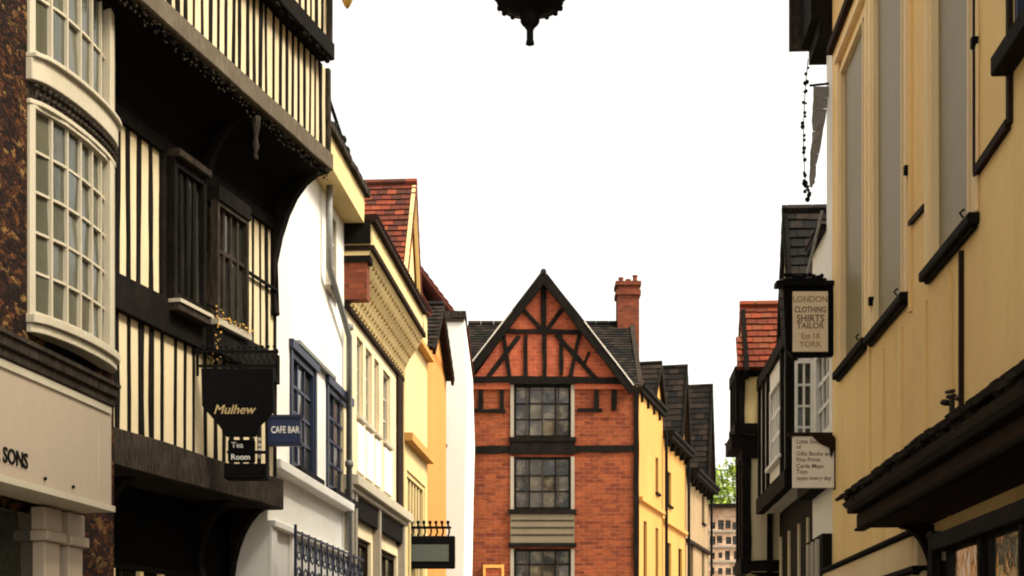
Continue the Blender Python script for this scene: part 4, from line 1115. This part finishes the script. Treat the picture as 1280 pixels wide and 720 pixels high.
# white notice sign
q2 = thing('hanging_sign', 'white sign board with rows of small brown writing, below the parchment sign', 'sign', (X(1015, yq), yq+.1, Z(611, yq)))
S2 = front(yq+.1); y2 = yq+.1
mb = MB(); S2.box(mb, X(990.5, y2), X(1042.5, y2), Z(610, y2), Z(545.5, y2), -.02, .02); mb.build('board', 'whitesign', q2, bevel=.004)
mb = MB(); S2.prism(mb, [(X(1014, y2), Z(545, y2)), (X(1042, y2), Z(545, y2)), (X(1042, y2), Z(563, y2)), (X(1038, y2), Z(572, y2)), (X(1036, y2), Z(560, y2)), (X(1026, y2), Z(556, y2))], .02, .05)
S2.box(mb, X(985, y2), X(1040, y2), Z(545, y2), Z(541, y2), -.04, .04)
S2.box(mb, X(1042.5, y2), X(1049, y2), Z(612, y2), Z(548, y2), -.05, .03); mb.build('bracket', 'timbrown', q2)
for s_, py in (('Little Shop', 552.5), ('of', 559), ('Gifts Books and', 567.5), ('Fine Prints', 575), ('Cards Maps', 583), ('Toys', 590), ('open every day', 598)):
    text(s_, q2, 'ink', .072, S2, X(995, y2), Z(py, y2), .021, align='LEFT', ext=.001, sx=.95)

def tudor(F, parent, u0, u1, z0, z1, d, depth, infill='cream', pitch=.55, rails=(), braces=True, holes=(), wname='wall'):
    G = Fac(F.A+F.N*d, F.U, F.N)
    house(G, parent, u0, u1, z0, z1, list(holes), depth+d, infill, name=wname)
    mb = MB()
    G.beam(mb, (u0, z0+.1), (u1, z0+.1), .24, -.05, .06, .05); G.beam(mb, (u0, z1-.08), (u1, z1-.08), .18, -.05, .05, .05)
    n = max(1, int((u1-u0)/pitch))
    for k in range(n+1):
        u = u0+.06+(u1-u0-.12)*k/n
        if any(h[0]+.05 < u < h[1]-.05 for h in holes): continue
        G.beam(mb, (u, z0), (u, z1), .14, -.02, .04)
    mb.build('timber_frame', 'timber', parent)
    # near end wall framing, facing back down the street
    E = Fac(G.P(u0, 0, 0), -G.N, -G.U)
    mb = MB()
    for k in range(4): E.beam(mb, (.05+k*.34, z0), (.05+k*.34, z1), .09, -.02, .035)
    for z in (z0+.1, z1-.08): E.beam(mb, (0, z), (1.5, z), .18, -.02, .04)
    mb.build('end_framing', 'timber', parent)
    return G
h11 = thing('timbered_house', 'black and white timbered house with white mullioned window, behind the parchment sign', 'house', FR.P(22, .11, 0))
a, b = 20.38, 24.0
hw = (21.0, 22.6, 4.62, 5.75)
tudor(FR, h11, a, b, 4.1, 6.2, .3, 4.8, holes=[hw], infill='white')
G11 = Fac(FR.A+FR.N*.3, FR.U, FR.N)
window(G11, h11, hw[0], hw[1], 4.62, 5.75, 6, 3, 'white', 'glassm', .06, .06, 0, .03, (.05, .06, .08))
E11 = Fac(G11.P(a-.004, 0, 0), -G11.N, -G11.U)
window(E11, h11, .06, .30, 4.55, 5.75, 2, 4, 'white', 'glassm', .035, .03, .05, .0)
house(FR, h11, a, b, .11, 4.1, [(a+.5, b-.4, .8, 2.6)], 4.8, 'timber', name='ground_floor_wall')
window(FR, h11, a+.5, b-.4, .8, 2.6, 6, 1, 'paint', 'glass', .06, .06)
mb = MB()
for u in (a+.3, a+1.2, a+2.3, b-.3): mb.cut(); FR.box(mb, u-.05, u+.05, 2.7, 3.7, 0, .03)
mb.build_each('plaster_panel', 'cream', h11)
cross_gable(FR, h11, 22.2, 23.2, 24.1, 6.3, 8.62, 4.8, 'cream', 'darktile', 'timber', .06, .0, .12, vw=.2)
mb = MB(); tiles(mb, FR.P(a, 6.2, .3), FR.U*(b-a), FR.P(a, 7.0, -4)-FR.P(a, 6.2, .3), .2, .16); mb.build('low_roof', 'darktile', h11)
h12 = thing('timbered_house', 'dark jettied timbered house with bright orange-red tiled roof, farthest on the right', 'house', FR.P(26, .11, 0))
a, b = 24.4, 25.5
tudor(FR, h12, a, b, 5.4, 6.5, .6, 4.5, infill='creamb', pitch=.5)
tudor(FR, h12, a, b, 3.2, 5.2, .5, 4.5, pitch=.45, wname='lower_wall')
house(FR, h12, a, b, .11, 3.2, [(a+.2, b-.2, .8, 2.5)], 4.5, 'timber', name='ground_floor_wall')
window(FR, h12, a+.2, b-.2, .8, 2.5, 2, 1, 'paint', 'glass', .06, .06)
mb = MB()
for u in (a+.02, b-.14): bracket(FR, mb, u, .12, 4.85, 5.4, .24, .5); bracket(FR, mb, u, .12, 2.6, 3.2, .5)
mb.build_each('bracket', 'timber', h12)
mb = MB(); FR.box(mb, a, b, 5.2, 5.42, .0, .72); mb.build('bressummer', 'timber', h12)
cross_gable(FR, h12, a-.15, a+.5, b+.1, 6.45, 7.58, 4.5, 'creamb', 'bright_tile', 'timber', .02, .52, .1, vw=.22, tw=.17, th=.13)
# house past the bend on the right, mostly hidden
FS = right(4.42-.30*25.6, .30); Su = math.sqrt(1+.09)
h13 = thing('timbered_house', 'plain timbered house past the bend, mostly hidden behind the dark jettied house', 'house', FS.P(33*Su, .11, 0))
tudor(FS, h13, 25.7*Su, 38*Su, 3.2, 7.0, .1, 4.5); house(FS, h13, 25.7*Su, 38*Su, .11, 3.2, [], 4.5, 'stonegrey', name='ground_floor_wall')
gable_roof_along(FS, h13, 25.7*Su, 38*Su, 7.0, 4.6, 2.0, 'redtile').build('end_gable', 'cream', h13)

# hanging street lantern overhead, wire across the street
yl = 9.2
xl_ = X(662.5, yl)
lt = thing('street_lantern', 'ornate black lantern hanging over the middle of the street, only its foot in view', 'lantern', (xl_, yl, Z(56, yl)))
s9 = yl/FPX
zt = Z(56, yl)
mb = MB()
prof = [(4.5,0),(5.6,.6),(5.2,3),(4.4,6),(4.3,18),(5.5,20),(7.2,22.5),(9.5,24.5),(11,26.5),(12.3,29.5),(12.2,33),(13.5,36.5),(18,39.5),(24,41.5),(28,44),(31,46.5),(36,47),(39,47.5),(40.5,51),(43,57),(46,60)]
mb.lathe((xl_, yl, zt), [(r*s9, z*s9) for r, z in prof], 16)
mb.build('base', 'iron', lt, True)
mb = MB(); zb = zt+60*s9
for k in range(16):
    t = 2*PI*(k+.5)/16; mb.blob((xl_+math.cos(t)*39*s9, yl+math.sin(t)*39*s9, zt+49*s9), .018, n=6)
for k in range(6):
    t = 2*PI*k/6; c, s_ = math.cos(t), math.sin(t)
    mb.tube([(xl_+c*.2, yl+s_*.2, zb), (xl_+c*.27, yl+s_*.27, zb+.62)], .012, 5)
mb.build('frame', 'iron', lt)
mb = MB(); mb.lathe((xl_, yl, zb+.005), [(.185, 0), (.25, .6)], 6); mb.build('lamp_glass', 'glassg', lt)
mb = MB(); mb.lathe((xl_, yl, zb+.62), [(.31, 0), (.3, .04), (.16, .2), (.15, .26), (.05, .36), (.03, .5), (.01, .52)], 16); mb.build('cap', 'iron', lt, True)
mb = MB(); zc = zb+1.14
mb.tube([(xl_, yl, zc-.05), (xl_, yl, zc+.5)], .012, 6)
mb.tube([(X(640,yl)-3.98, yl+.3, zc+1.0), (xl_-2, yl, zc+.66), (xl_, yl, zc+.5), (xl_+1.6, yl, zc+.66), (3.42, yl+.2, zc+.95)], .012, 6)
mb.build('suspension_wire', 'iron', lt)
# gilt tip of a hanging trade sign, top edge
yg = 17.0
gs = thing('gilt_trade_sign', 'small gilt ornament hanging from the top corner of the close-studded house', 'sign', (X(434, yg), yg, Z(10, yg)))
mb = MB(); mb.lathe((X(434, yg), yg, Z(11, yg)), [(.005, 0), (.03, .03), (.06, .09), (.09, .18), (.07, .3), (.1, .36), (.02, .5)], 10); mb.build('drop', 'gilt', gs, True)
mb = MB(); mb.tube([(X(434, yg), yg, Z(11, yg)+.48), (X(434, yg), yg, Z(11, yg)+.62), (X(405, yg)-.1, yg+.05, Z(11, yg)+.62)], .014, 6); mb.build('bracket', 'iron', gs)

# ================================================================== light
EL, AZ = math.radians(50), math.radians(115)   # azimuth of the sun measured from +Y towards +X
sv = Vector((math.sin(AZ)*math.cos(EL), math.cos(AZ)*math.cos(EL), math.sin(EL)))
world = bpy.data.worlds.new('World'); scene.world = world; world.use_nodes = True
nt = world.node_tree
for n in list(nt.nodes): nt.nodes.remove(n)
sky = nt.nodes.new('ShaderNodeTexSky'); sky.sky_type = 'NISHITA'; sky.sun_disc = False
sky.sun_elevation = EL; sky.sun_rotation = AZ; sky.dust_density = 4; sky.air_density = 1.0
hs = nt.nodes.new('ShaderNodeHueSaturation'); hs.inputs['Saturation'].default_value = .12; hs.inputs['Value'].default_value = 1.0
mx = nt.nodes.new('ShaderNodeMix'); mx.data_type = 'RGBA'; mx.blend_type = 'MULTIPLY'; mx.inputs[0].default_value = 1; mx.inputs[7].default_value = (1, .95, .86, 1)
bg = nt.nodes.new('ShaderNodeBackground'); bg.inputs['Strength'].default_value = .15
wo = nt.nodes.new('ShaderNodeOutputWorld')
nt.links.new(sky.outputs[0], hs.inputs['Color']); nt.links.new(hs.outputs[0], mx.inputs[6]); nt.links.new(mx.outputs[2], bg.inputs[0]); nt.links.new(bg.outputs[0], wo.inputs[0])
sd = bpy.data.lights.new('sun', 'SUN'); sd.energy = 1.5; sd.angle = math.radians(12); sd.color = (1, .9, .72)
so = bpy.data.objects.new('sun', sd); COL.objects.link(so); so.rotation_euler = sv.to_track_quat('Z', 'Y').to_euler(); so.location = (0, 0, 40)

cam = bpy.data.cameras.new('camera'); co = bpy.data.objects.new('camera', cam); COL.objects.link(co)
co.location = (0, 0, EYE); co.rotation_euler = (PI/2, 0, 0)
cam.sensor_width = 36; cam.lens = 36*FPX/1280; cam.shift_x = 0; cam.shift_y = (HZP-360)/1280
cam.clip_start = .1; cam.clip_end = 2000
scene.camera = co
scene.view_settings.view_transform = 'Standard'; scene.view_settings.look = 'None'
scene.cycles.filter_width = 2.0
scene.view_settings.exposure = 1.42; scene.view_settings.gamma = 1
